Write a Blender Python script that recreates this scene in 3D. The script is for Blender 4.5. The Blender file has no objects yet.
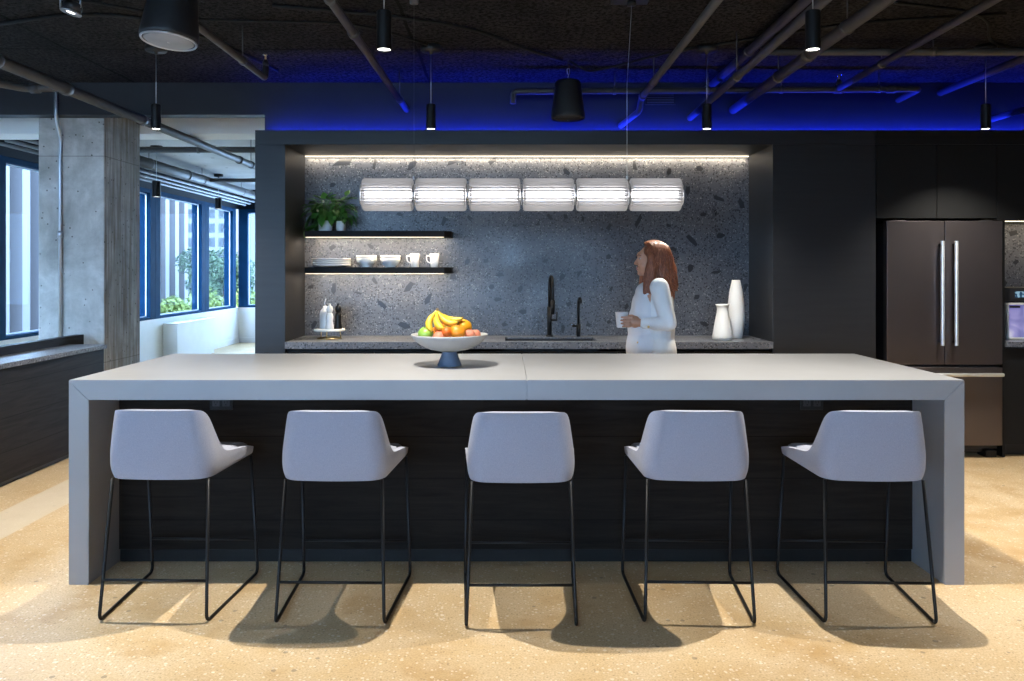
import bpy, bmesh, math, random
from mathutils import Vector, Matrix, Euler, Quaternion
PI = math.pi
scene = bpy.context.scene
COL = scene.collection
F, CX, HY, EYE = 819.0, 505.0, 270.0, 1.4

def at(px, py, Y):
    """a point of the place, from where it shows in the photograph and how far away it stands"""
    return Vector(((px - CX) * Y / F, Y, EYE - (py - HY) * Y / F))

# ------------------------------------------------------------------ materials
class NT:
    def __init__(s, name):
        s.m = bpy.data.materials.new(name); s.m.use_nodes = True
        s.t = s.m.node_tree; s.n = s.t.nodes; s.l = s.t.links
        s.b = s.n['Principled BSDF']; s.out = s.n['Material Output']
        s.tc = s.n.new('ShaderNodeTexCoord').outputs['Object']
    def link(s, a, b): s.l.new(a, b)
    def put(s, sock, v):
        if hasattr(v, 'is_linked') or hasattr(v, 'links'): s.l.new(v, sock)
        else: sock.default_value = v
    def map(s, scale=(1, 1, 1), rot=(0, 0, 0), loc=(0, 0, 0), src=None):
        n = s.n.new('ShaderNodeMapping'); s.link(src or s.tc, n.inputs[0])
        n.inputs['Scale'].default_value = scale; n.inputs['Rotation'].default_value = rot
        n.inputs['Location'].default_value = loc
        return n.outputs[0]
    def noise(s, scale, detail=4, rough=.55, vec=None, dist=0):
        n = s.n.new('ShaderNodeTexNoise'); s.link(vec or s.tc, n.inputs['Vector'])
        n.inputs['Scale'].default_value = scale; n.inputs['Detail'].default_value = detail
        n.inputs['Roughness'].default_value = rough; n.inputs['Distortion'].default_value = dist
        return n.outputs[0]
    def voro(s, scale, out='Distance', vec=None, feature='F1', rnd=1):
        n = s.n.new('ShaderNodeTexVoronoi'); s.link(vec or s.tc, n.inputs['Vector'])
        n.feature = feature
        n.inputs['Scale'].default_value = scale; n.inputs['Randomness'].default_value = rnd
        return n.outputs[out]
    def ramp(s, fac, stops, interp='LINEAR'):
        n = s.n.new('ShaderNodeValToRGB'); s.link(fac, n.inputs[0]); cr = n.color_ramp
        cr.interpolation = interp
        while len(cr.elements) < len(stops): cr.elements.new(.5)
        for e, (p, c) in zip(cr.elements, stops):
            e.position = p; e.color = (c, c, c, 1) if isinstance(c, (int, float)) else (*c, 1)
        return n.outputs[0]
    def mix(s, fac, a, b, mode='MIX'):
        n = s.n.new('ShaderNodeMix'); n.data_type = 'RGBA'; n.blend_type = mode
        s.put(n.inputs[0], fac)
        for i, v in ((6, a), (7, b)):
            if isinstance(v, tuple): n.inputs[i].default_value = (*v, 1)
            else: s.link(v, n.inputs[i])
        return n.outputs[2]
    def math(s, op, a, b=0):
        n = s.n.new('ShaderNodeMath'); n.operation = op
        s.put(n.inputs[0], a); s.put(n.inputs[1], b); return n.outputs[0]
    def sep(s, vec=None):
        n = s.n.new('ShaderNodeSeparateXYZ'); s.link(vec or s.tc, n.inputs[0]); return n.outputs
    def bump(s, h, strength=.3, dist=.01):
        n = s.n.new('ShaderNodeBump'); s.link(h, n.inputs['Height'])
        n.inputs['Strength'].default_value = strength; n.inputs['Distance'].default_value = dist
        s.link(n.outputs[0], s.b.inputs['Normal'])
    def base(s, c):
        if isinstance(c, tuple): s.b.inputs['Base Color'].default_value = (*c, 1)
        else: s.link(c, s.b.inputs['Base Color'])
    def setp(s, rough=.5, metal=0, spec=.5):
        s.put(s.b.inputs['Roughness'], rough); s.b.inputs['Metallic'].default_value = metal
        s.b.inputs['Specular IOR Level'].default_value = spec

def plain(name, c, rough=.5, metal=0, spec=.5, var=.12, bump=0, bscale=200):
    m = NT(name); n = m.noise(6, 3)
    lo = tuple(x * (1 - var) for x in c); hi = tuple(min(1, x * (1 + var)) for x in c)
    m.base(m.ramp(n, [(.3, lo), (.7, hi)])); m.setp(rough, metal, spec)
    if bump: m.bump(m.noise(bscale, 2), bump, .002)
    return m.m

def emit(name, c, s):
    m = NT(name); m.base((.8, .8, .8)); m.b.inputs['Emission Color'].default_value = (*c, 1)
    m.b.inputs['Emission Strength'].default_value = s; return m.m

M = {}
def mk_floor():
    m = NT('polished_concrete')
    big = m.noise(.9, 5, .6, dist=.6); mid = m.noise(5, 5, .65); fine = m.noise(130, 2, .6)
    c = m.ramp(big, [(.30, (.47, .30, .135)), (.5, (.62, .45, .245)), (.68, (.70, .555, .36))])
    c = m.mix(m.ramp(mid, [(.40, .0), (.70, .7)]), c, (.70, .555, .37))
    c = m.mix(m.ramp(m.noise(2.4, 4, .7), [(.54, 0), (.66, .55)]), c, (.45, .265, .095))
    c = m.mix(m.ramp(fine, [(.38, .5), (.6, 0)]), c, (.38, .24, .11))
    wob = m.mix(.03, m.tc, m.n.new('ShaderNodeTexNoise').outputs[1], 'ADD')
    for sc_, th_, pick, amt, colr in ((70, .34, .80, .55, (.85, .76, .62)), (42, .30, .90, .5, (.86, .79, .68)), (95, .36, .86, .5, (.24, .15, .07))):
        vd = m.voro(sc_, vec=wob); vc = m.sep(m.voro(sc_, 'Color', vec=wob))[0]
        chip = m.math('MULTIPLY', m.math('LESS_THAN', vd, th_), m.math('GREATER_THAN', vc, pick))
        c = m.mix(m.math('MULTIPLY', chip, amt), c, colr)
    vd2 = m.voro(22); vc2 = m.sep(m.voro(22, 'Color'))[1]
    chip2 = m.math('MULTIPLY', m.math('LESS_THAN', vd2, .22), m.math('GREATER_THAN', vc2, .955))
    c = m.mix(m.math('MULTIPLY', chip2, .6), c, (.17, .13, .09))
    # a paler poured strip that runs along the low wall
    x = m.sep()[0]
    strip = m.math('MULTIPLY', m.math('GREATER_THAN', x, -2.92), m.math('LESS_THAN', x, -2.62))
    c = m.mix(m.math('MULTIPLY', strip, .75), c, (.62, .54, .42))
    m.base(c); m.setp(m.ramp(mid, [(.3, .30), (.7, .46)]), 0, .45)
    m.bump(m.noise(60, 3), .04, .004); return m.m
M['floor'] = mk_floor()

def mk_terrazzo(name, k=1.0):
    m = NT(name); wob = m.mix(.022, m.tc, m.n.new('ShaderNodeTexNoise').outputs[1], 'ADD')
    for q in m.n:
        if q.bl_idname == 'ShaderNodeTexNoise': q.inputs['Scale'].default_value = 70
    c = m.ramp(m.noise(2.2, 4, .6), [(.3, (.064*k, .069*k, .083*k)), (.7, (.108*k, .112*k, .126*k))])
    d1 = m.voro(62, vec=wob); k1 = m.sep(m.voro(62, 'Color', wob))[0]
    dark = m.math('MULTIPLY', m.math('LESS_THAN', d1, .40), m.math('GREATER_THAN', k1, .38))
    c = m.mix(m.math('MULTIPLY', dark, .92), c, (.016, .017, .021))
    d2 = m.voro(85, vec=wob); k2 = m.sep(m.voro(85, 'Color', wob))[1]
    lite = m.math('MULTIPLY', m.math('LESS_THAN', d2, .42), m.math('GREATER_THAN', k2, .72))
    c = m.mix(m.math('MULTIPLY', lite, .7), c, (.30*k, .295*k, .29*k))
    m.base(c); m.setp(m.ramp(m.noise(4, 4), [(.3, .27), (.7, .42)]), 0, .55)
    m.bump(m.noise(9, 4), .12, .01); return m.m
M['terrazzo'] = mk_terrazzo('terrazzo_slab')
M['terrazzo_top'] = mk_terrazzo('terrazzo_worktop', 1.5)
M['chip'] = plain('terrazzo_chip', (.015, .0165, .021), .32, var=.35)
M['quartz'] = plain('pale_quartz', (.31, .312, .32), .34, spec=.5, var=.03)

def mk_ceiling():
    m = NT('black_sprayed_ceiling')
    c = m.ramp(m.noise(3, 5), [(.3, (.028, .0275, .029)), (.7, (.056, .053, .055))])
    c = m.mix(m.ramp(m.noise(38, 3, .7), [(.40, 1), (.58, 0)]), c, (.006, .006, .0065))
    p = m.sep()
    for ax, per, off in ((1, 1.22, .35), (0, 2.44, .6)):
        f = m.math('FRACT', m.math('DIVIDE', m.math('ADD', m.math('ADD', p[ax], off + 10 * per), m.math('MULTIPLY', m.noise(1.5, 3), .06)), per))
        c = m.mix(m.math('MULTIPLY', m.math('LESS_THAN', f, .018 if ax else .009), .85), c, (.004, .004, .004))
    m.base(c); m.setp(.95, 0, .1)
    h = m.math('ADD', m.noise(45, 4, .7), m.noise(7, 3))
    m.bump(h, .9, .03); return m.m
M['ceiling'] = mk_ceiling()

def mk_wood(name, axis, c0, c1, plank=.19, rough=.45):
    m = NT(name); sc = [14, 14, 14]; sc[axis] = 1.1
    v = m.map(tuple(sc)); g = m.noise(1.6, 6, .65, vec=v, dist=1.2)
    c = m.ramp(g, [(.3, c0), (.7, c1)])
    z = m.math('FRACT', m.math('DIVIDE', m.sep()[2], plank)); seam = m.math('LESS_THAN', z, .02)
    c = m.mix(m.math('MULTIPLY', seam, .8), c, tuple(x * .25 for x in c0))
    m.base(c); m.setp(rough, 0, .08); m.bump(g, .12, .003); return m.m
M['wood_x'] = mk_wood('dark_oak_island', 0, (.0095, .0076, .0064), (.023, .0185, .0152), .2, .7)
M['wood_y'] = mk_wood('dark_oak_low_wall', 1, (.014, .0125, .012), (.034, .029, .027), .22)

def mk_panel():
    m = NT('charcoal_laminate'); v = m.map((1.2, 1.2, 20)); g = m.noise(1.5, 4, .6, vec=v)
    m.base(m.ramp(g, [(.3, (.014, .0148, .017)), (.7, (.019, .020, .0225))])); m.setp(.42, 0, .4)
    return m.m
M['panel'] = mk_panel()
M['cab'] = plain('black_cabinet_front', (.012, .012, .012), .45, spec=.22, var=.06)
M['upper'] = plain('charcoal_paint', (.028, .029, .034), .55, spec=.3, var=.06)
M['darkhead'] = plain('dark_navy_paint', (.008, .012, .020), .7, spec=.2)
M['conduit'] = plain('grey_conduit', (.22, .23, .25), .5, .3)
M['shelfblack'] = plain('black_shelf_laminate', (.008, .008, .009), .6, spec=.15)
M['ebony'] = plain('ebony_lacquer', (.004, .004, .004), .4, spec=.3)
M['black'] = plain('matte_black_paint', (.016, .016, .017), .45)
M['blackmetal'] = plain('black_powder_coat', (.012, .012, .012), .42, spec=.25)
M['gap'] = plain('flat_black', (.004, .004, .004), .8)  # near-black of the outlet slots and ceiling cables
M['pipe'] = plain('dark_painted_pipe', (.070, .067, .067), .5, spec=.4)
M['steel'] = plain('galvanised_steel', (.55, .58, .62), .33, .8)
M['brushed'] = plain('brushed_steel', (.80, .79, .77), .35, .75)
M['brass'] = plain('brass', (.72, .50, .22), .3, 1)
M['chrome'] = plain('chrome', (.8, .8, .82), .12, 1)
M['rod'] = plain('hanger_steel', (.12, .12, .125), .5, .5)
def mk_blacksteel():
    m = NT('black_stainless'); v = m.map((1, 1, 160))
    g = m.noise(3, 3, .5, vec=v)
    m.base(m.ramp(m.noise(1.3, 3), [(.3, (.165, .142, .142)), (.7, (.19, .165, .165))]))
    m.setp(m.ramp(g, [(.3, .30), (.7, .36)]), .9, .5); return m.m
M['fridge'] = mk_blacksteel()
M['white'] = plain('white_glazed', (.80, .79, .77), .25, var=.02)
M['matwhite'] = plain('white_matte_ceramic', (.78, .77, .74), .55, var=.03)
M['wallwhite'] = plain('white_wall_paint', (.87, .87, .87), .6, var=.02)
M['marble'] = plain('white_marble', (.78, .76, .72), .25, var=.08)
M['blue_frame'] = plain('dark_blue_window_frame', (.006, .042, .105), .7, spec=.06)
M['fabric'] = None
def mk_fabric():
    m = NT('pale_grey_wool'); w = m.noise(420, 2, .7)
    m.base(m.mix(m.ramp(w, [(.35, 0), (.65, 1)]), (.27, .282, .345), (.345, .358, .43))); m.setp(.88, 0, .2)
    m.b.inputs['Sheen Weight'].default_value = .1
    m.bump(w, .25, .002); return m.m
M['fabric'] = mk_fabric()
def mk_column():
    m = NT('board_formed_concrete')
    c = m.ramp(m.noise(2.1, 6, .65, dist=.5), [(.30, (.33, .32, .295)), (.5, (.56, .55, .525)), (.68, (.78, .77, .75))])
    warm_streak = m.noise(2.4, 5, .6, vec=m.map((9, 9, .55)))
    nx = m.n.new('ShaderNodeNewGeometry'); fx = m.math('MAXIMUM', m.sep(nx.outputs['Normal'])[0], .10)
    c = m.mix(m.math('MULTIPLY', m.ramp(warm_streak, [(.40, 0), (.66, .8)]), fx), c, (.17, .125, .075))  # stain streaks; the browner side face has warm light put into the colour
    c = m.mix(m.math('MULTIPLY', m.ramp(m.noise(5, 5, .7), [(.4, 0), (.7, .5)]), .9), c, (.28, .275, .26))
    v = m.voro(17); k = m.sep(m.voro(17, 'Color'))[0]
    hole = m.math('MULTIPLY', m.math('LESS_THAN', v, .12), m.math('GREATER_THAN', k, .35))
    c = m.mix(m.math('MULTIPLY', hole, .85), c, (.07, .065, .06))
    z = m.sep()[2]
    for zz in (.62, 2.36):
        j = m.math('LESS_THAN', m.math('ABSOLUTE', m.math('SUBTRACT', z, zz)), .004)
        c = m.mix(m.math('MULTIPLY', j, .5), c, (.12, .11, .10))
    m.base(c); m.setp(.75, 0, .3); m.bump(m.noise(14, 6, .7), .35, .012); return m.m
M['column'] = mk_column()
def mk_slab():
    m = NT('raw_concrete_soffit')
    c = m.ramp(m.noise(1.6, 6, .6), [(.3, (.40, .41, .42)), (.7, (.58, .59, .60))])
    v = m.voro(5); k = m.sep(m.voro(5, 'Color'))[0]
    hole = m.math('MULTIPLY', m.math('LESS_THAN', v, .13), m.math('GREATER_THAN', k, .6))
    c = m.mix(m.math('MULTIPLY', hole, .8), c, (.10, .10, .10))
    m.base(c); m.setp(.85, 0, .2); m.bump(m.noise(12, 5), .3, .01); return m.m
M['slab'] = mk_slab()
M['bowl'] = plain('pale_stone', (.34, .335, .325), .6, var=.10, bump=.15, bscale=60)
M['bowlfoot'] = plain('blue_grey_stone', (.10, .14, .21), .6, var=.25)
M['orange'] = plain('orange_peel', (.62, .20, .008), .42, var=.10, bump=.3, bscale=260)
M['tangerine'] = plain('tangerine_peel', (.56, .11, .008), .40, var=.10, bump=.3, bscale=260)
M['mango'] = plain('golden_peel', (.66, .29, .008), .40, var=.10, bump=.2, bscale=260)
M['greenapple'] = plain('green_apple_skin', (.22, .38, .06), .3, var=.15)
M['peach'] = plain('peach_skin', (.50, .17, .10), .6, var=.3)
M['lime'] = plain('pear_skin', (.36, .36, .05), .4, var=.15)
def mk_banana():
    m = NT('banana_peel'); c = m.ramp(m.noise(9, 3), [(.3, (.58, .35, .015)), (.7, (.68, .46, .035))])
    sp = m.ramp(m.noise(70, 3, .6), [(.66, 0), (.72, .8)])
    m.base(m.mix(sp, c, (.22, .11, .02))); m.setp(.45); return m.m
M['banana'] = mk_banana()
M['stem'] = plain('brown_stem', (.13, .09, .04), .7)
def mk_leaf():
    m = NT('green_leaf'); k = m.noise(7, 3)
    m.base(m.ramp(k, [(.3, (.026, .10, .014)), (.52, (.06, .20, .026)), (.72, (.22, .40, .06))])); m.setp(.38)
    m.b.inputs['Subsurface Weight'].default_value = 0; return m.m
M['leaf'] = mk_leaf()
M['leafpale'] = plain('cream_flower', (.75, .70, .55), .5)
M['skin'] = plain('brown_skin', (.52, .265, .165), .5, var=.06)
M['lip'] = plain('lip', (.34, .11, .09), .4)
M['eyewhite'] = plain('eye_white', (.40, .38, .36), .45)
M['iris'] = plain('dark_iris', (.03, .018, .012), .2)
def mk_hair():
    m = NT('auburn_hair'); g = m.noise(4, 5, .6, vec=m.map((60, 60, 6)))
    m.base(m.ramp(g, [(.3, (.11, .030, .012)), (.55, (.27, .082, .034)), (.75, (.44, .17, .075))])); m.setp(.42, 0, .5)
    m.bump(g, .5, .004); return m.m
M['hair'] = mk_hair()
M['coat'] = plain('white_wool', (.78, .78, .77), .85, spec=.15, var=.04, bump=.3, bscale=160)
M['blouse'] = plain('pale_cotton', (.70, .70, .72), .8, spec=.2, var=.04, bump=.15, bscale=240)
M['trouser'] = plain('light_grey_cloth', (.60, .61, .63), .85, spec=.15, var=.05)
M['shoe'] = plain('tan_leather', (.30, .17, .09), .4)
M['cup'] = plain('white_paper_cup', (.82, .82, .82), .4, var=.02)
def mk_glass_window():
    m = NT('window_glass'); tr = m.n.new('ShaderNodeBsdfTransparent'); tr.inputs[0].default_value = (.88, .95, 1, 1)
    gl = m.n.new('ShaderNodeBsdfGlossy'); gl.inputs['Roughness'].default_value = .02
    gl.inputs[0].default_value = (.9, .95, 1, 1)
    mx = m.n.new('ShaderNodeMixShader'); mx.inputs[0].default_value = .004; m.link(tr.outputs[0], mx.inputs[1]); m.link(gl.outputs[0], mx.inputs[2])
    m.link(mx.outputs[0], m.out.inputs[0]); return m.m
M['glass'] = mk_glass_window()
def mk_ribbed():
    m = NT('ribbed_glass'); g = m.n.new('ShaderNodeBsdfGlass'); g.inputs['IOR'].default_value = 1.42; g.inputs['Roughness'].default_value = .03
    g.inputs[0].default_value = (.98, .98, 1, 1)
    t = m.n.new('ShaderNodeBsdfTranslucent'); t.inputs[0].default_value = (.92, .92, .94, 1)
    x = m.n.new('ShaderNodeMixShader'); x.inputs[0].default_value = .30
    m.link(g.outputs[0], x.inputs[1]); m.link(t.outputs[0], x.inputs[2]); m.link(x.outputs[0], m.out.inputs[0]); return m.m
M['ribbed'] = mk_ribbed()
M['tube_light'] = emit('frosted_light_tube', (1, .97, .95), 5.6)
M['lens'] = emit('lamp_lens', (1, .97, .92), 9)
M['farlens'] = emit('lamp_lens_dim', (1, .97, .92), 3)
M['ledwarm'] = emit('warm_led', (1, .84, .62), 2.2)
M['ledshelf'] = emit('shelf_led', (1, .78, .52), 1.7)
M['ledblue'] = emit('blue_led', (.02, .06, 1), 6)
M['speaker'] = plain('black_speaker_shell', (.014, .014, .015), .5)
M['grille'] = plain('grey_speaker_grille', (.30, .33, .38), .5, .3)
def mk_screen():
    m = NT('lit_display'); v = m.voro(60, 'Color'); k = m.sep(v)[0]
    m.base((.02, .02, .03)); m.link(m.ramp(k, [(.55, (.02, .10, .20)), (.6, (.45, .75, .95))], 'CONSTANT'), m.b.inputs['Emission Color'])
    m.b.inputs['Emission Strength'].default_value = .45; m.setp(.2); return m.m
M['screen'] = mk_screen()
def mk_lilac():
    m = NT('lilac_screen'); w = m.noise(4, 2, dist=1.5)
    c = m.ramp(w, [(.35, (.18, .17, .55)), (.5, (.40, .36, .80)), (.62, (.78, .76, .95))])
    m.base((.1, .1, .1)); m.link(c, m.b.inputs['Emission Color']); m.b.inputs['Emission Strength'].default_value = .55
    m.setp(.2); return m.m
M['lilac'] = mk_lilac()
M['cream'] = plain('cream_frame', (.62, .60, .54), .4)
M['fin'] = plain('grey_facade_fin', (.10, .098, .108), .6, var=.03)
M['facade'] = plain('grey_facade', (.13, .135, .14), .7, var=.05)
M['bglass'] = plain('blue_facade_glass', (.008, .013, .022), .3, 0)
M['bglass2'] = plain('dark_facade_glass', (.012, .018, .026), .3, 0)
M['lawn'] = plain('paved_ground', (.10, .10, .095), .9, var=.3)
M['tree1'] = plain('tree_leaves', (.022, .050, .018), .7, var=.5)
M['tree2'] = plain('bright_leaves', (.085, .12, .018), .7, var=.4)
M['bark'] = plain('bark', (.10, .07, .05), .9)

# ------------------------------------------------------------------ mesh helpers
def BM(): return bmesh.new()

def mesh_obj(name, bm, mat, parent=None, smooth=False, mats=None, recalc=True):
    if recalc: bmesh.ops.recalc_face_normals(bm, faces=bm.faces)
    me = bpy.data.meshes.new(name); bm.to_mesh(me); bm.free()
    if smooth: me.polygons.foreach_set('use_smooth', [True] * len(me.polygons))
    for mm in (mats or [mat]): me.materials.append(mm)
    o = bpy.data.objects.new(name, me); COL.objects.link(o)
    if parent: o.parent = parent
    return o

def box(bm, lo, hi, bev=0, seg=2, mi=0):
    lo, hi = Vector(lo), Vector(hi)
    r = bmesh.ops.create_cube(bm, size=1)
    vs = r['verts']
    bmesh.ops.scale(bm, vec=hi - lo, verts=vs); bmesh.ops.translate(bm, vec=(lo + hi) / 2, verts=vs)
    fs = {f for v in vs for f in v.link_faces}
    for f in fs: f.material_index = mi
    if bev:
        es = list({e for v in vs for e in v.link_edges})
        bmesh.ops.bevel(bm, geom=es, offset=bev, segments=seg, profile=.6, affect='EDGES', clamp_overlap=True)

def fillet(pts, rad, n=6):
    pts = [Vector(p) for p in pts]; out = [pts[0]]
    for i in range(1, len(pts) - 1):
        a, b, c = pts[i - 1], pts[i], pts[i + 1]
        da, dc = (a - b), (c - b); la, lc = da.length, dc.length
        r = min(rad, la * .45, lc * .45); p0 = b + da / la * r; p1 = b + dc / lc * r
        for k in range(n + 1):
            t = k / n; out.append((1 - t) ** 2 * p0 + 2 * t * (1 - t) * b + t * t * p1)
    out.append(pts[-1]); return out

def tube(bm, pts, r, seg=10, r2=None, cap=True, mi=0, radii=None):
    pts = [Vector(p) for p in pts]; n = len(pts); rings = []
    T = [(pts[min(i + 1, n - 1)] - pts[max(i - 1, 0)]).normalized() for i in range(n)]
    up = Vector((0, 0, 1)) if abs(T[0].z) < .9 else Vector((1, 0, 0))
    N = (up - T[0] * up.dot(T[0])).normalized()
    for i in range(n):
        N = (N - T[i] * N.dot(T[i])).normalized(); B = T[i].cross(N)
        rr = radii[i] if radii else (r if r2 is None else r + (r2 - r) * i / (n - 1))
        rings.append([bm.verts.new(pts[i] + rr * (math.cos(2 * PI * k / seg) * N + math.sin(2 * PI * k / seg) * B)) for k in range(seg)])
    for i in range(n - 1):
        for k in range(seg):
            f = bm.faces.new((rings[i][k], rings[i][(k + 1) % seg], rings[i + 1][(k + 1) % seg], rings[i + 1][k])); f.material_index = mi
    if cap:
        for rg in (rings[0][::-1], rings[-1]): bm.faces.new(rg).material_index = mi
    return rings

def lathe(bm, prof, seg=32, M4=None, mi=0, ribs=None):
    """prof: list of (radius, z); closed onto the axis where radius is 0"""
    rings = []
    for r, z in prof:
        if r < 1e-6: rings.append([bm.verts.new((0, 0, z))])
        else:
            ring = []
            for k in range(seg):
                a = 2 * PI * k / seg; rr = r * (ribs(k) if ribs else 1)
                ring.append(bm.verts.new((rr * math.cos(a), rr * math.sin(a), z)))
            rings.append(ring)
    for a, b in zip(rings, rings[1:]):
        for k in range(seg):
            if len(a) == 1 and len(b) == 1: continue
            if len(a) == 1: vs = (a[0], b[(k + 1) % seg], b[k])
            elif len(b) == 1: vs = (a[k], a[(k + 1) % seg], b[0])
            else: vs = (a[k], a[(k + 1) % seg], b[(k + 1) % seg], b[k])
            bm.faces.new(vs).material_index = mi
    if M4 is not None:
        bmesh.ops.transform(bm, matrix=M4, verts=[v for rg in rings for v in rg])

def ell(bm, c, r, rot=None, u=20, v=14):
    res = bmesh.ops.create_uvsphere(bm, u_segments=u, v_segments=v, radius=1)
    m = Matrix.Translation(Vector(c)) @ (rot.to_matrix().to_4x4() if rot else Matrix()) @ Matrix.Diagonal((*r, 1))
    bmesh.ops.transform(bm, matrix=m, verts=res['verts'])

def capsule(bm, a, b, ra, rb=None, seg=14):
    rb = ra if rb is None else rb; a, b = Vector(a), Vector(b)
    d = (b - a); L = d.length; d.normalize()
    pts, rad = [], []
    for k in range(5):
        t = PI / 2 * (1 - k / 4); pts.append(a - d * ra * math.sin(t) * .999); rad.append(max(1e-3 * ra, ra * math.cos(t)))
    for k in range(5):
        t = PI / 2 * k / 4; pts.append(b + d * rb * math.sin(t) * .999); rad.append(max(1e-3 * rb, rb * math.cos(t)))
    tube(bm, pts, 0, seg, radii=rad)

def blob(name, bm, mat, parent, voxel, smooth_it=4):
    """one continuous skin grown over overlapping volumes"""
    bmesh.ops.recalc_face_normals(bm, faces=bm.faces)
    me = bpy.data.meshes.new('volume'); bm.to_mesh(me); bm.free()
    t = bpy.data.objects.new('volume', me); COL.objects.link(t)
    r = t.modifiers.new('r', 'REMESH'); r.mode = 'VOXEL'; r.voxel_size = voxel
    s = t.modifiers.new('s', 'SMOOTH'); s.factor = .5; s.iterations = smooth_it
    dg = bpy.context.evaluated_depsgraph_get()
    out = bpy.data.meshes.new_from_object(t.evaluated_get(dg)); out.name = name
    bpy.data.objects.remove(t); bpy.data.meshes.remove(me)
    out.polygons.foreach_set('use_smooth', [True] * len(out.polygons))
    out.materials.clear(); out.materials.append(mat)
    o = bpy.data.objects.new(name, out); COL.objects.link(o)
    if parent: o.parent = parent
    return o

def tag(o, label, cat, group=None, kind=None):
    o['label'] = label; o['category'] = cat
    if group: o['group'] = group
    if kind: o['kind'] = kind
    return o
def thing(name, label, cat, loc=(0, 0, 0), rotz=0, group=None):
    o = bpy.data.objects.new(name, None); o.empty_display_size = .05; COL.objects.link(o)
    o.location = loc; o.rotation_euler = (0, 0, rotz)
    return tag(o, label, cat, group)
def struct(name, bm, mat, **k):
    o = mesh_obj(name, bm, mat, **k); o['kind'] = 'structure'; return o
def sbox(name, lo, hi, mat, bev=0):
    b = BM(); box(b, lo, hi, bev); return struct(name, b, mat)
def pbox(name, lo, hi, mat, parent, bev=0, seg=2):
    b = BM(); box(b, lo, hi, bev, seg); return mesh_obj(name, b, mat, parent)
def ptube(name, pts, r, mat, parent, seg=10, **k):
    b = BM(); tube(b, pts, r, seg, **k); return mesh_obj(name, b, mat, parent, smooth=True)
def plathe(name, prof, mat, parent, seg=32, M4=None):
    b = BM(); lathe(b, prof, seg, M4); o = mesh_obj(name, b, mat, parent, smooth=True)
    return o
def edge_smooth(o, ang=35):
    m = o.modifiers.new('edge', 'EDGE_SPLIT'); m.split_angle = math.radians(ang); return o
def kids(o): return [c for c in bpy.data.objects if c.parent == o]
def dup(root, loc, label, rotz=None):
    r = root.copy(); COL.objects.link(r); r.location = loc; r['label'] = label
    if rotz is not None: r.rotation_euler = (0, 0, rotz)
    def rec(src, dst):
        for ch in kids(src):
            c = ch.copy(); COL.objects.link(c); c.parent = dst; rec(ch, c)
    rec(root, r); return r
def lamp(name, kind, loc, energy, color, parent=None, **k):
    l = bpy.data.lights.new(name, kind); l.energy = energy; l.color = color
    for a, b in k.items():
        if a != 'rot': setattr(l, a, b)
    o = bpy.data.objects.new(name, l); COL.objects.link(o); o.location = loc
    o.rotation_euler = k.get('rot', (0, 0, 0))
    if parent: o.parent = parent
    return o

# ------------------------------------------------------------------ light levels
P_NEAR, P_FAR, P_BACK = 230, 165, 13
WORLD = 15
BLUE, WARM, SHELF = 88, 8.5, 7
SUN = 2.5

# ------------------------------------------------------------------ setting
XL, XR, YB, YF, ZC = -5.14, 7.6, -5.2, 15.8, 2.945
YP, YW = 6.10, 6.75           # front of the joinery, back wall plane
sbox('floor', (XL - .3, YB, -.12), (XR, YF + .3, 0), M['floor'])
sbox('ceiling', (XL - .3, YB, ZC), (XR, YW + .25, ZC + .2), M['ceiling'])
sbox('ceiling_far', (XL - .3, YW + .25, ZC), (XR, YF + .3, ZC + .2), M['slab'])
sbox('wall_right', (XR, YB, 0), (XR + .2, YF, ZC), M['upper'])
sbox('wall_kitchen_back', (-1.98, YW, 0), (XR, YW + .15, ZC), M['upper'])
sbox('wall_header', (XL, YW, 2.68), (-1.98, YW + .15, ZC), M['upper'])
sbox('trim_white_beam', (XL, 7.60, 2.664), (-1.6, 7.95, ZC), M['wallwhite'], .004)
# concrete column
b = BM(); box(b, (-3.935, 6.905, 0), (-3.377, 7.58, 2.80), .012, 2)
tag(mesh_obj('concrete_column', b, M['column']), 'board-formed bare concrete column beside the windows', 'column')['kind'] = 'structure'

# low wall with terrazzo ledge
t = thing('low_partition', 'dark oak low wall with a speckled stone ledge running to the concrete column', 'partition', (-3.232, 2, 0))
pbox('oak_panel', (-.30, -5, .035), (0, 4.60, .765), M['wood_y'], t, .002)
pbox('plinth', (-.28, -5, 0), (-.025, 4.60, .035), M['black'], t)
pbox('stone_ledge', (-.29, -5, .767), (.018, 4.62, .80), M['terrazzo_top'], t, .003)
pbox('raised_lip', (-.36, -5, .765), (-.29, 4.85, .862), M['wood_y'], t, .002)

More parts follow.
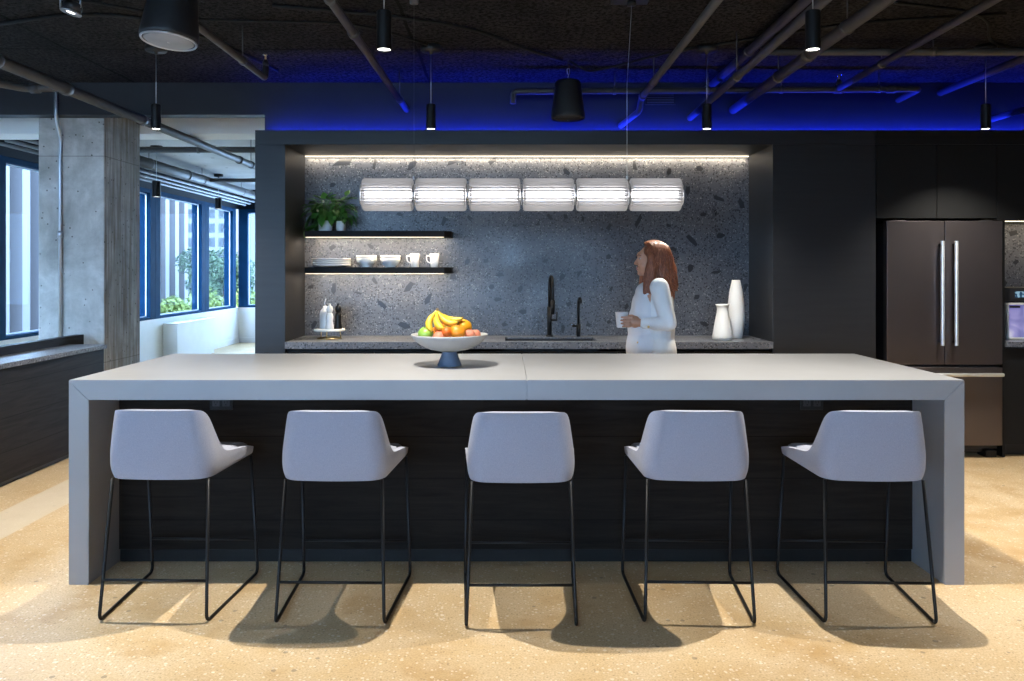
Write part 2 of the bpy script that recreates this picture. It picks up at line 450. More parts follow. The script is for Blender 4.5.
# window wall on the left
sbox('wall_window_sill', (XL - .15, YB, 0), (XL, YF, .68), M['wallwhite'])
sbox('wall_window_head', (XL - .15, YB, 2.57), (XL, YF, ZC), M['darkhead'])
sbox('baseboard_left', (XL, 7, 0), (XL + .015, YF, .1), M['wallwhite'], .003)
centers = [-4.9, -3.0, -1.1, .8, 2.7, 4.55, 6.4, 8.25, 10.13, 12.02, 14.03, 15.62]
def window(n, lo, hi, axis, fixed, out):
    """a fixed pane in a deep dark blue frame"""
    b = BM(); d0, d1 = (fixed - .11, fixed + .06) if out < 0 else (fixed - .06, fixed + .11)
    def bx(a0, a1, z0, z1, e0=d0, e1=d1, mi=0):
        if axis == 'y': box(b, (e0, a0, z0), (e1, a1, z1), .004, 1, mi)
        else: box(b, (a0, e0, z0), (a1, e1, z1), .004, 1, mi)
    hw = .175
    bx(lo, lo + hw, .68, 2.57); bx(hi - hw, hi, .68, 2.57)
    bx(lo + hw, hi - hw, .68, .72); bx(lo + hw, hi - hw, 2.51, 2.57)
    # pale inner beads
    for q in (lo + hw, hi - hw - .014): bx(q, q + .014, .72, 2.51, fixed - .012, fixed + .012, 1)
    bx(lo + hw, hi - hw, 2.488, 2.51, fixed - .012, fixed + .012, 1); bx(lo + hw, hi - hw, .72, .738, fixed - .012, fixed + .012, 1)
    fr = struct('window_%d' % n, b, None, mats=[M['blue_frame'], M['steel']])
    g = BM()
    if axis == 'y': box(g, (fixed - .006, lo + hw, .72), (fixed + .006, hi - hw, 2.51))
    else: box(g, (lo + hw, fixed - .006, .72), (hi - hw, fixed + .006, 2.51))
    mesh_obj('window_pane', g, M['glass'], fr)
n = 1
for a, c in zip(centers, centers[1:]):
    window(n, a, c, 'y', XL - .05, -1); n += 1
# far end wall
sbox('wall_far_sill', (XL, YF, 0), (XR, YF + .15, .68), M['wallwhite'])
sbox('wall_far_head', (XL, YF, 2.57), (XR, YF + .15, ZC), M['darkhead'])
for a in (XL, XL + 1.9, XL + 3.8): window(n, a, a + 1.9, 'x', YF + .05, 1); n += 1
sbox('wall_far', (XL + 5.7, YF, .68), (XR, YF + .15, 2.57), M['wallwhite'])
sbox('baseboard_far', (XL, YF - .015, 0), (XR, YF, .1), M['wallwhite'], .003)
# rear wall behind the viewer; its unseen windows are added for soft front fill
sbox('wall_rear_sill', (XL, YB - .15, 0), (XR, YB, .68), M['wallwhite'])
sbox('wall_rear_head', (XL, YB - .15, 2.57), (XR, YB, ZC), M['upper'])
sbox('wall_rear', (XL + 6.36, YB - .15, .68), (XR, YB, 2.57), M['upper'])
for k in range(3):
    a = XL + 2.12 * k; window(n, a, a + 2.12, 'x', YB - .05, -1); n += 1

# fan coil box under the windows
t = thing('window_radiator', 'white boxed heater under the far windows', 'radiator', (XL, 12.3, 0))
pbox('casing', (.002, 0, 0), (.22, 1.55, .575), M['wallwhite'], t, .008)
pbox('top_cover', (.002, -.012, .575), (.235, 1.562, .60), M['wallwhite'], t, .006)
b = BM()
for k in range(24): box(b, (.06, .15 + k * .052, .60), (.17, .18 + k * .052, .604))
mesh_obj('vent_slats', b, M['steel'], t)

# alcove joinery
sbox('wall_alcove_left', (-1.862, YP, 0), (-1.638, YW, 2.335), M['panel'], .002)
sbox('wall_alcove_right', (1.995, YP, 0), (2.762, YW, 2.335), M['panel'], .002)
b = BM(); box(b, (-1.862, YP, 2.335), (2.762, YW, 2.442), .002)
struct('wall_soffit', b, M['panel'])
b = BM(); box(b, (2.766, YP, 2.337), (XR, YW, 2.442), .002); struct('trim_cornice', b, M['cab'])
b = BM(); box(b, (-1.97, 6.655, 2.442), (XR, 6.665, 2.532)); box(b, (-1.97, 6.665, 2.442), (XR, YW, 2.494)); struct('trim_cove_lip', b, M['panel'])
# terrazzo backsplash with large dark chips
rnd = random.Random(4)
def backsplash(name, x0, x1, z0, z1, Y, chips):
    b = BM(); box(b, (x0, Y, z0), (x1, YW, z1))
    for (px, py, L, W_, A) in chips:
        c = at(px, py, Y); k = rnd.choice((4, 4, 5, 5, 6)); pts = []
        for i in range(k):
            a = 2 * PI * (i + rnd.uniform(-.25, .25)) / k + .6
            u, v = math.cos(a) * L * rnd.uniform(.75, 1.1), math.sin(a) * W_ * rnd.uniform(.7, 1.15)
            x = c.x + u * math.cos(A) - v * math.sin(A); z = c.z + u * math.sin(A) + v * math.cos(A)
            pts.append((min(max(x, x0), x1), min(max(z, z0), z1)))
        f0 = [b.verts.new((x, Y - .0012, z)) for x, z in pts]; f1 = [b.verts.new((x, Y + .002, z)) for x, z in pts]
        b.faces.new(f0).material_index = 1
        for i in range(k): b.faces.new((f0[i], f0[(i + 1) % k], f1[(i + 1) % k], f1[i])).material_index = 1
    return struct(name, b, None, mats=[M['terrazzo'], M['chip']])
L6 = [(365,10,45,16,.2),(490,20,25,12,1.4),(640,20,28,14,.9),(795,10,32,14,.3),(955,5,24,12,.8),(322,97,18,13,0),(765,240,26,12,1.2),
 (866,228,15,10,-.6),(590,215,15,8,-.3),(322,345,22,14,.7),(475,340,18,9,-.6),(855,400,16,9,1.2),(927,398,15,11,0),(983,452,18,10,.1),
 (950,498,15,11,1.2),(975,550,20,10,.1),(1000,648,15,9,0),(800,462,17,15,.1),(330,505,25,13,1.5),(425,523,17,8,-.2),(490,473,20,10,-.9),
 (625,500,30,13,.8),(702,545,27,12,1.1),(520,570,27,11,-.7),(607,650,28,13,-.3),(240,500,20,9,.3),(250,650,25,12,1.0)]
L7 = [(530,25,30,9,-1.4),(665,45,16,10,1.4),(785,35,20,12,-.5),(860,152,28,10,-.3),(950,172,30,13,-1.3),(740,120,24,10,1.5),(800,215,14,10,0),
 (545,240,30,12,1.2),(430,262,20,10,1.0),(663,257,14,9,-.3),(755,315,34,13,-.85),(868,298,24,12,.2),(680,350,20,12,-.5),(427,380,13,13,0),
 (325,232,14,8,1.5),(258,222,18,9,-1.2),(195,225,18,11,-.7),(150,252,13,9,.5),(57,258,12,7,0),(262,45,18,11,-.8),(750,425,18,14,1.3),
 (852,442,25,9,.1),(775,540,14,12,.5),(803,645,24,10,-.5),(437,508,14,9,1.4),(245,460,18,11,1.0),(312,447,16,9,1.0),(78,508,17,10,1.1),
 (90,597,18,11,.1),(270,567,15,10,.8),(497,575,16,12,1.2),(428,637,10,8,1),(348,648,14,10,1.2),(247,665,20,8,1.5),
 (180,395,16,8,.4),(965,500,20,10,1.3)]
ch = [(250 + x / 3.935, 160 + y / 3.935, l / 3.935 / 122, w / 3.935 / 122, a) for x, y, l, w, a in L6] + \
     [(500 + x / 3.935, 160 + y / 3.935, l / 3.935 / 122, w / 3.935 / 122, a) for x, y, l, w, a in L7]
backsplash('wall_backsplash', -1.638, 1.995, .864, 2.335, 6.70, ch)
# fine vertical joints between the slabs
b = BM()
for px in (459.5, 596, 732): x = (px - CX) * 6.7 / F; box(b, (x - .0012, 6.6985, .865), (x + .0012, 6.7005, 2.33))
struct('trim_slab_joints', b, M['chip'])
backsplash('wall_nook_backsplash', 3.72, XR, .864, 1.79, 6.70,
           [(1013, 233, .055, .03, .2), (1004 , 284, .04, .02, 1), (1016, 262, .03, .02, .4)])

# base cabinets in the alcove, each a unit of its own
xs = [-1.636, -.32, .84, 1.993]
for i, (a, c) in enumerate(zip(xs, xs[1:])):
    lab = ['black base cabinet under the shelves at the alcove left end', 'black base cabinet below the sink and taps', 'black base cabinet under the white vases'][i]
    t = thing('base_cabinet', lab, 'cabinet', ((a + c) / 2, 6.13, 0), 0, 'base cabinets in the alcove'); w = (c - a) / 2 - .001
    pbox('carcass', (-w, .02, .1), (w, .56, .65 if i == 1 else .812), M['cab'], t)
    pbox('plinth', (-w, .07, 0), (w, .5, .1), M['black'], t)
    pbox('door', (-w + .001, 0, .105), (-.0015, .019, .79), M['cab'], t, .001)
    pbox('door', (.0015, 0, .105), (w - .001, .019, .79), M['cab'], t, .001)
# stone worktop with the sink cut out
SX0, SX1, SY0, SY1 = .0, .70, 6.20, 6.52
b = BM()
box(b, (-1.637, YP - .012, .814), (SX0, 6.70, .864), 0); box(b, (SX1, YP - .012, .814), (1.994, 6.70, .864), 0)
box(b, (SX0, YP - .012, .814), (SX1, SY0, .864), 0); box(b, (SX0, SY1, .814), (SX1, 6.70, .864), 0)
tag(mesh_obj('stone_worktop', b, M['terrazzo_top']), 'speckled grey stone counter along the alcove backsplash', 'countertop')
b = BM(); box(b, (SX0 + .001, SY0 + .001, .66), (SX1 - .001, SY1 - .001, .855)); 
top = [f for f in b.faces if f.normal.z > .9]; bmesh.ops.delete(b, geom=top, context='FACES')
t = thing('sink', 'black undermount sink set into the speckled counter', 'sink', (0, 0, 0))
o = mesh_obj('basin', b, M['black'], t); sm = o.modifiers.new('s', 'SOLIDIFY'); sm.thickness = .004; sm.offset = -1
plathe('drain', [(0, .662), (.035, .662), (.04, .665), (.03, .668), (0, .667)], M['steel'], t, 20, Matrix.Translation((.35, 6.36, 0)))

# taps
t = thing('kitchen_tap', 'tall black pull-down kitchen tap behind the sink', 'tap', at(549.5, 337, 6.60).to_3d()); t.location.z = .864
plathe('base_ring', [(0, 0), (.03, 0), (.03, .008), (.022, .014), (0, .014)], M['blackmetal'], t, 24)
ptube('body', [(0, 0, .01), (0, 0, .24)], .0185, M['blackmetal'], t, 16)
ptube('spout', fillet([(.0, 0, .24), (.004, 0, .455), (.010, -.12, .49), (.014, -.2, .44), (.014, -.2, .20)], .07), .012, M['blackmetal'], t, 12)
ptube('spray_head', [(.014, -.2, .30), (.014, -.2, .19)], .0165, M['blackmetal'], t, 14)
ptube('holder_arm', [(0, 0, .135), (.055, -.03, .135)], .0085, M['blackmetal'], t, 10)
ptube('lever', [(.055, -.03, .128), (.058, -.035, .20)], .006, M['blackmetal'], t, 10)
t = thing('filter_tap', 'short black filtered-water tap right of the tall tap', 'tap', at(578.5, 337, 6.60)); t.location.z = .864
ptube('body', [(0, 0, 0), (0, 0, .10)], .0165, M['blackmetal'], t, 14)
ptube('spout', fillet([(0, 0, .10), (0, 0, .29), (.004, -.10, .315), (.006, -.14, .28)], .05), .010, M['blackmetal'], t, 12)
ptube('side_valve', [(-.015, 0, .085), (-.05, -.01, .085)], .009, M['blackmetal'], t, 12)
plathe('knob', [(0, 0), (.013, 0), (.013, .012), (0, .012)], M['chrome'], t, 14, Matrix.Translation((-.052, -.01, .092)))

# floating shelves with an LED line in the underside
def shelf(label, z, name='floating_shelf'):
    t = thing(name, label, 'shelf', (-1.637, 6.70, z - .008), 0, 'floating shelves')
    x0, x1 = .066, 1.637 - .425; b = BM()
    vs = [(x0, 0), (x1, 0), (x1, -.20), (x1 - .05, -.285), (x0, -.285)]
    lo = [b.verts.new((x, y, 0)) for x, y in vs]; hi = [b.verts.new((x, y, .048)) for x, y in vs]
    b.faces.new(lo[::-1]); b.faces.new(hi)
    for i in range(5): b.faces.new((lo[i], lo[(i + 1) % 5], hi[(i + 1) % 5], hi[i]))
    bmesh.ops.bevel(b, geom=b.edges[:], offset=.0015, segments=1, affect='EDGES')
    mesh_obj('board', b, M['shelfblack'], t)
    pbox('light_strip', (x0 + .004, -.268, -.005), (x1 - .055, -.258, 0), M['ledshelf'], t)
    lamp('shelf_glow', 'AREA', (x1 / 2, -.22, -.009), SHELF, (1, .80, .56), t, shape='RECTANGLE', size=x1 - .08, size_y=.015, rot=(math.radians(14), 0, 0))
    return t
ZU, ZL = 1.668, 1.382
shelf('upper black floating shelf holding the potted plants', ZU)
shelf('lower black floating shelf holding the white crockery', ZL)
ZU += .04; ZL += .04

# crockery on the lower shelf
YS = 6.53
def wx(px, Y): return (px - CX) * Y / F
plate_prof = [(0, 0), (.085, 0), (.090, .003), (.142, .010), (.152, .014), (.1535, .0235), (.150, .0245), (.138, .020), (.088, .009), (0, .007)]
pl0 = None
for k in range(4):
    if pl0 is None:
        b = BM(); lathe(b, plate_prof, 48); pl0 = o = mesh_obj('dinner_plate', b, M['white'], smooth=True)
    else:
        o = pl0.copy(); COL.objects.link(o)
    o.location = (wx(331.5, 6.54), 6.54, ZL + k * .0150)
    tag(o, 'white plate, %s in the stack at the left of the lower shelf' % ('lowest', 'second from bottom', 'second from top', 'topmost')[k], 'plate', 'white plates on the lower shelf')
bowl_prof = [(0, .003), (.028, .003), (.028, 0), (.034, 0), (.036, .006), (.052, .022), (.063, .040), (.066, .058), (.063, .059), (.059, .041), (.048, .024), (.03, .012), (0, .010)]
bw0 = None
for j, px in enumerate((366.5, 390.5)):
    for k in range(2):
        if bw0 is None:
            b = BM(); lathe(b, [(r * 1.24, z * 1.2) for r, z in bowl_prof], 40); bw0 = o = mesh_obj('soup_bowl', b, M['white'], smooth=True)
        else: o = bw0.copy(); COL.objects.link(o)
        o.location = (wx(px, YS), YS, ZL + k * .024)
        tag(o, 'white bowl, %s of the %s nested pair on the lower shelf' % ('upper' if k else 'lower', 'right' if j else 'left'), 'bowl', 'white bowls on the lower shelf')
mg0 = None
for j, px in enumerate((414.8, 434.5)):
    lab = 'white handled mug beside the right bowls on the lower shelf' if j == 0 else 'white handled mug at the free end of the lower shelf'
    if mg0 is None:
        t = mg0 = thing('coffee_mug', lab, 'mug', (wx(px, YS), YS, ZL), 0, 'white mugs on the lower shelf')
        plathe('mug_body', [(0, 0), (.029, 0), (.032, .004), (.038, .108), (.036, .109), (.030, .008), (0, .007)], M['white'], t, 32)
        ptube('handle', fillet([(-.034, 0, .09), (-.066, 0, .092), (-.060, 0, .045), (-.031, 0, .032)], .025), .005, M['white'], t, 10)
    else: dup(mg0, (wx(px, YS), YS, ZL), lab)

# plants on the upper shelf
def plant(px, Y, pot_r, pot_h, label, seed, n_leaf, spread, lean):
    t = thing('potted_plant', label, 'plant', (wx(px, Y), Y, ZU), 0, 'plants on the upper shelf')
    plathe('pot', [(0, 0), (pot_r * .92, 0), (pot_r * .96, .003), (pot_r, pot_h), (pot_r * .9, pot_h), (pot_r * .86, pot_h * .8), (0, pot_h * .8)], M['matwhite'], t, 28)
    plathe('soil', [(0, pot_h * .82), (pot_r * .85, pot_h * .82), (0, pot_h * .825)], M['stem'], t, 16)
    R = random.Random(seed); lb, sb = BM(), BM()
    for i in range(n_leaf):
        a = R.uniform(0, 2 * PI); reach = spread * math.sqrt(R.uniform(.03, 1))
        tip = Vector((math.cos(a) * reach * 1.15 + lean, math.sin(a) * reach * .62 + .01, pot_h + R.uniform(.02, .225) * (1 - .45 * (reach / spread) ** 2)))
        if R.random() < .30 and tip.x < -.05: tip.z = R.uniform(.0, pot_h); tip.y += .02
        tip.y = min(tip.y, .10)
        root = Vector((R.uniform(-.4, .4) * pot_r, R.uniform(-.4, .4) * pot_r, pot_h * .85))
        mid = (root + tip) / 2 + Vector((0, 0, .05))
        tube(sb, [root, (root + mid) / 2 + Vector((0, 0, .012)), mid, tip], .0014, 5)
        d = (tip - mid); d.z -= .03; d.normalize(); L = R.uniform(.045, .082); Wd = L * R.uniform(.30, .40)
        side = d.cross(Vector((R.uniform(-.4, .4), R.uniform(-.4, .4), 1))).normalized(); nn = side.cross(d)
        prof = [(0, 0), (.18, .75), (.38, 1), (.62, .8), (.85, .35), (1, 0)]
        rows = []
        for s_, w_ in prof:
            c = tip + d * L * s_ - nn * (.25 * L * s_ * s_)
            if w_ == 0: rows.append([lb.verts.new(c)])
            else: rows.append([lb.verts.new(c + side * Wd * w_ + nn * .2 * Wd), lb.verts.new(c), lb.verts.new(c - side * Wd * w_ + nn * .2 * Wd)])
        for r0, r1 in zip(rows, rows[1:]):
            if len(r0) == 1: lb.faces.new((r0[0], r1[0], r1[1])); lb.faces.new((r0[0], r1[1], r1[2]))
            elif len(r1) == 1: lb.faces.new((r0[0], r1[0], r0[1])); lb.faces.new((r0[1], r1[0], r0[2]))
            else: lb.faces.new((r0[0], r1[0], r1[1], r0[1])); lb.faces.new((r0[1], r1[1], r1[2], r0[2]))
        if i % 40 == 3:
            fb = BM(); ell(fb, tip + Vector((0, -.01, .015)), (.010, .008, .013), Euler((R.uniform(-1, 1), R.uniform(-1, 1), 0)), 8, 6); mesh_obj('pale_bloom', fb, M['leafpale'], t, smooth=True)
    mesh_obj('foliage', lb, M['leaf'], t, smooth=True, recalc=False)['kind'] = 'stuff'
    mesh_obj('stems', sb, M['leaf'], t, smooth=True)
    return t
plant(325.5, 6.55, .055, .085, 'bushy trailing plant in the white pot against the alcove side', 3, 120, .135, -.012)
plant(341.0, 6.53, .038, .082, 'smaller leafy plant in the clean white pot on the right', 11, 42, .070, .018)

# tray with oil bottle and mills
c = at(329.5, 336, 6.46)
ty = 6.40
t = thing('cake_stand', 'round white marble stand on thin brass legs beside the counter left end', 'stand', (wx(329.5, ty), ty, .864))
plathe('marble_top', [(0, .06), (.118, .06), (.121, .064), (.121, .072), (.118, .076), (0, .076)], M['marble'], t, 40)
for k in range(3):
    a = 2 * PI * k / 3 + .5; ptube('leg', [(.09 * math.cos(a), .09 * math.sin(a), .004), (.085 * math.cos(a), .085 * math.sin(a), .061)], .0045, M['brass'], t, 10)
b = BM()
for k in range(24):
    pass
tube(b, [(.092 * math.cos(2 * PI * k / 32), .092 * math.sin(2 * PI * k / 32), .004) for k in range(33)], .004, 8, cap=False); mesh_obj('foot_ring', b, M['brass'], t, smooth=True)
zt = .864 + .0765
t = thing('oil_bottle', 'white oil bottle with a thin pourer behind the white mill', 'bottle', (wx(325, ty + .03), ty + .035, zt))
plathe('bottle_body', [(0, 0), (.040, 0), (.042, .005), (.042, .11), (.036, .14), (.018, .162), (.015, .178), (0, .178)], M['matwhite'], t, 28)
ptube('pourer', [(0, 0, .176), (-.004, 0, .20), (.006, 0, .235)], .0045, M['steel'], t, 8)
mill = [(0, 0), (.032, 0), (.034, .006), (.030, .03), (.024, .065), (.028, .095), (.024, .118), (.018, .128), (.022, .136), (.027, .155), (.022, .175), (.010, .184), (.008, .192), (.010, .197), (0, .200)]
t = thing('pepper_mill', 'white turned mill standing in front on the marble stand', 'mill', (wx(329.8, ty - .04), ty - .045, zt), 0, 'salt and pepper mills')
plathe('mill_body', mill[:8] + [(0, .128)], M['white'], t, 28); plathe('mill_head', [(0, .129), (.018, .129)] + mill[8:], M['white'], t, 28)
t = thing('pepper_mill', 'black turned mill at the right of the marble stand', 'mill', (wx(338, ty), ty + .005, zt), 0, 'salt and pepper mills')
plathe('mill_body', [(r * .96, z) for r, z in mill[:8]] + [(0, .128)], M['ebony'], t, 28); plathe('mill_head', [(0, .129), (.016, .129)] + [(r * .96, z) for r, z in mill[8:]], M['ebony'], t, 28)

# vases
yv = 6.40
b = BM(); lathe(b, [(r, z) for r, z in [(0, 0), (.072, 0), (.077, .004), (.076, .03), (.062, .12), (.046, .20), (.042, .235), (.045, .256), (.054, .272), (.051, .273), (.042, .256), (.038, .235), (.04, .2), (.05, .12), (.06, .02), (0, .015)]], 48)
tag(mesh_obj('carafe_vase', b, M['matwhite'], smooth=True), 'short white vase with flared lip, left of the tall one', 'vase').location = (wx(722.5, 6.30), 6.30, .864)
b = BM(); lathe(b, [(0, 0), (.044, 0), (.050, .006), (.062, .10), (.066, .18), (.062, .27), (.050, .37), (.036, .435), (.031, .458), (.028, .458), (.034, .44), (.048, .36), (.058, .25), (.055, .1), (0, .02)], 48)
tag(mesh_obj('bottle_vase', b, M['matwhite'], smooth=True), 'tall slender white bottle vase behind the short one', 'vase').location = (wx(736, 6.42), 6.42, .864)

# alcove LED strip
t = thing('cove_light', 'warm white light line along the top of the terrazzo backsplash', 'light', (.178, 6.685, 2.318))
pbox('strip', (-1.81, -.004, .006), (1.81, .012, .013), M['ledwarm'], t)
lamp('cove_glow', 'AREA', (0, -.03, -.01), WARM, (1, .84, .62), t, shape='RECTANGLE', size=3.6, size_y=.02, rot=(math.radians(24), 0, 0))
t = thing('blue_light_strip', 'blue light line hidden on top of the dark joinery', 'light', (2.8, 6.715, 2.496))
pbox('strip', (-4.76, -.008, 0), (4.7, .008, .008), M['ledblue'], t)
lamp('blue_glow', 'AREA', (-.04, 0, .012), BLUE, (.012, .03, 1), t, shape='RECTANGLE', size=9.4, size_y=.015, rot=(PI, 0, 0))

# ------------------------------------------------------------------ fridge wall
t = thing('refrigerator', 'black stainless french-door refrigerator with two long bar handles', 'refrigerator', (3.27, 6.09, 0))
pbox('body', (-.425, .06, .06), (.425, .62, 1.75), M['black'], t, .004)
pbox('hinge_cover', (-.38, .02, 1.75), (-.28, .12, 1.772), M['black'], t, .004); pbox('hinge_cover', (.28, .02, 1.75), (.37, .12, 1.772), M['black'], t, .004)
def bar(parent, p0, p1, off):
    p0, p1 = Vector(p0), Vector(p1); d = (p1 - p0).normalized(); b = BM()
    tube(b, [p0, p1], .0135, 16)
    h = mesh_obj('handle', b, M['brushed'], parent, smooth=True); edge_smooth(h)
    for q in (p0 + d * .025, p1 - d * .025): ptube('handle_post', [q, q + Vector((0, off, 0))], .008, M['blackmetal'], h, 10)
for s in (-1, 1):
    d = pbox('door', (min(s * .0025, s * .43), 0, .697), (max(s * .0025, s * .43), .058, 1.766), M['fridge'], t, .006, 3)
    hx = -.032 if s < 0 else .062
    bar(d, (hx + (-.008 if s < 0 else 0), -.045, .842), (hx + (-.008 if s < 0 else 0), -.045, 1.615), .045)
d = pbox('drawer', (-.43, 0, .094), (.43, .058, .676), M['fridge'], t, .006, 3)
bar(d, (-.395, -.045, .625), (.41, -.045, .625), .045)
pbox('grille', (-.40, .07, .03), (.40, .10, .09), M['black'], t)
for s in (-1, 1): pbox('foot', (s * .36 - .04, .02, 0), (s * .36 + .04, .14, .055), M['blackmetal'], t, .006)
# panel that closes the gap on the right of the fridge
b = BM(); box(b, (3.722, YP + .03, 0), (3.742, YW, 1.785), .001); tag(mesh_obj('fridge_end_panel', b, M['cab']), 'narrow black end panel right of the refrigerator', 'panel')
xs = [2.766, 3.217, 3.663, 4.115, 4.57, 5.03]
for i, (a, c) in enumerate(zip(xs, xs[1:])):
    lab = ['black overhead cabinet above the left refrigerator door', 'black overhead cabinet above the right refrigerator door',
           'black overhead cabinet above the coffee machine', 'black overhead cabinet right of the coffee machine one', 'black overhead cabinet farthest right'][i]
    t = thing('overhead_cabinet', lab, 'cabinet', ((a + c) / 2, YP, 1.79), 0, 'overhead cabinets'); w = (c - a) / 2 - .0008
    pbox('carcass', (-w, .021, 0), (w, .645, .545), M['cab'], t); pbox('door', (-w + .0012, 0, -.004 if i < 2 else -.021), (w - .0012, .02, .545), M['cab'], t, .001)
# nook right of the fridge
xs = [3.744, 4.30, 4.9]
for i, (a, c) in enumerate(zip(xs, xs[1:])):
    t = thing('base_cabinet', ['black base cabinet under the coffee machine', 'black base cabinet right of the coffee machine'][i], 'cabinet', ((a + c) / 2, 6.14, 0), 0, 'base cabinets right of the refrigerator'); w = (c - a) / 2 - .001
    pbox('carcass', (-w, .02, .09), (w, .60, .822), M['cab'], t); pbox('plinth', (-w, .08, 0), (w, .5, .09), M['black'], t)
    pbox('door', (-w + .001, 0, .095), (w - .001, .019, .81), M['cab'], t, .001)
b = BM(); box(b, (3.744, YP + .01, .824), (5.5, 6.70, .864), .002)
tag(mesh_obj('stone_worktop', b, M['terrazzo_top']), 'speckled stone counter under the coffee machine', 'countertop')
lamp('nook_glow', 'AREA', (4.45, 6.52, 1.782), 5, (1, .82, .58), None, shape='RECTANGLE', size=1.3, size_y=.02)
t = thing('nook_light', 'slim warm light bar under the cabinets right of the refrigerator', 'light', (4.45, 6.52, 1.7855)); pbox('strip', (-.66, -.01, 0), (.66, .01, .005), M['ledwarm'], t)
t = thing('coffee_machine', 'black countertop coffee machine with a lilac lit front', 'coffee machine', (4.02, 6.28, .864))
pbox('body', (-.20, .02, .01), (.20, .38, .40), M['black'], t, .006)
pbox('control_panel', (-.20, -.01, .30), (.20, .02, .40), M['black'], t, .004)
pbox('display', (-.115, -.013, .325), (.115, -.0095, .372), M['screen'], t)
b = BM()
for lo, hi in [((-.175, -.008, .005), (-.160, .019, .285)), ((.160, -.008, .005), (.175, .019, .285)), ((-.160, -.008, .27), (.160, .019, .285)), ((-.160, -.008, .005), (.160, .019, .02))]: box(b, lo, hi)
mesh_obj('front_frame', b, M['cream'], t)
pbox('lit_front', (-.160, .004, .02), (.160, .018, .27), M['lilac'], t)
pbox('brand_plate', (-.150, -.002, .245), (-.07, .003, .262), M['black'], t, .001)
for s in (-1, 1): pbox('foot', (s * .15 - .02, .05, 0), (s * .15 + .02, .3, .01), M['black'], t)

# ------------------------------------------------------------------ island
IY0, IY1, IX0, IX1 = 3.64, 4.79, -1.94, 2.043
t = thing('kitchen_island', 'long pale grey waterfall island with dark oak body', 'island', (.05, 4.2, 0))
ox, oy = .05, 4.2
def ibox(name, x0, y0, z0, x1, y1, z1, m, bev=0): return pbox(name, (x0 - ox, y0 - oy, z0), (x1 - ox, y1 - oy, z1), m, t, bev)
SE = (527 - CX) / 225
def slab(name, prof, m):
    b = BM(); lo = [b.verts.new((x - ox, IY0 - oy, z)) for x, z in prof]; hi = [b.verts.new((x - ox, IY1 - oy, z)) for x, z in prof]
    k = len(prof); b.faces.new(lo); b.faces.new(hi[::-1])
    for i in range(k): b.faces.new((lo[i], hi[i], hi[(i + 1) % k], lo[(i + 1) % k]))
    bmesh.ops.bevel(b, geom=b.edges[:], offset=.0025, segments=2, affect='EDGES')
    return mesh_obj(name, b, m, t)
zt0, zt1, th = .822, .911, .089
slab('worktop', [(IX0 + .0003, zt1), (IX0 + th, zt0), (SE - .0004, zt0), (SE - .0004, zt1)], M['quartz'])
slab('worktop', [(SE + .0004, zt1), (SE + .0004, zt0), (IX1 - th, zt0), (IX1 - .0003, zt1)], M['quartz'])
slab('end_panel', [(IX0, zt1 - .0006), (IX0, 0), (IX0 + th, 0), (IX0 + th, zt0 - .0006)], M['quartz'])
slab('end_panel', [(IX1, zt1 - .0006), (IX1 - th, zt0 - .0006), (IX1 - th, 0), (IX1, 0)], M['quartz'])
ibox('oak_body', IX0 + th + .001, 3.926, .062, IX1 - th - .001, 4.77, zt0 - .001, M['wood_x'])
ibox('plinth', IX0 + th + .002, 3.935, 0, IX1 - th - .002, 4.72, .058, M['cab'])
b = BM()
for lo, hi in [((IX0 + th + .001, 4.771, .10), (-.95, 4.786, .80)), ((-.947, 4.771, .10), (.05, 4.786, .80)), ((.053, 4.771, .10), (1.05, 4.786, .80)), ((1.053, 4.771, .10), (IX1 - th - .001, 4.786, .80))]:
    bb = BM(); box(bb, (lo[0] - ox, lo[1] - oy, lo[2]), (hi[0] - ox, hi[1] - oy, hi[2]), .002); mesh_obj('door', bb, M['wood_x'], t)
b.free()
for px, lab in ((221.5, 'black power outlet under the island edge behind the first stool'), (811.5, 'black power outlet under the island edge beside the last stool')):
    x = (px - CX) / 208.6; o = thing('power_outlet', lab, 'outlet', (x, 3.925, .765), 0, 'island power outlets')
    pbox('cover_plate', (-.055, -.006, -.035), (.055, 0, .035), M['cab'], o, .003)
    for s in (-1, 1):
        f = pbox('socket', (s * .024 - .017, -.008, -.017), (s * .024 + .017, -.006, .017), M['black'], o, .003)
        bb = BM(); box(bb, (s * .024 - .008, -.0085, -.002), (s * .024 - .005, -.0078, .010)); box(bb, (s * .024 + .005, -.0085, -.002), (s * .024 + .008, -.0078, .010)); box(bb, (s * .024 - .003, -.0085, -.012), (s * .024 + .003, -.0078, -.006)); mesh_obj('slots', bb, M['gap'], f)

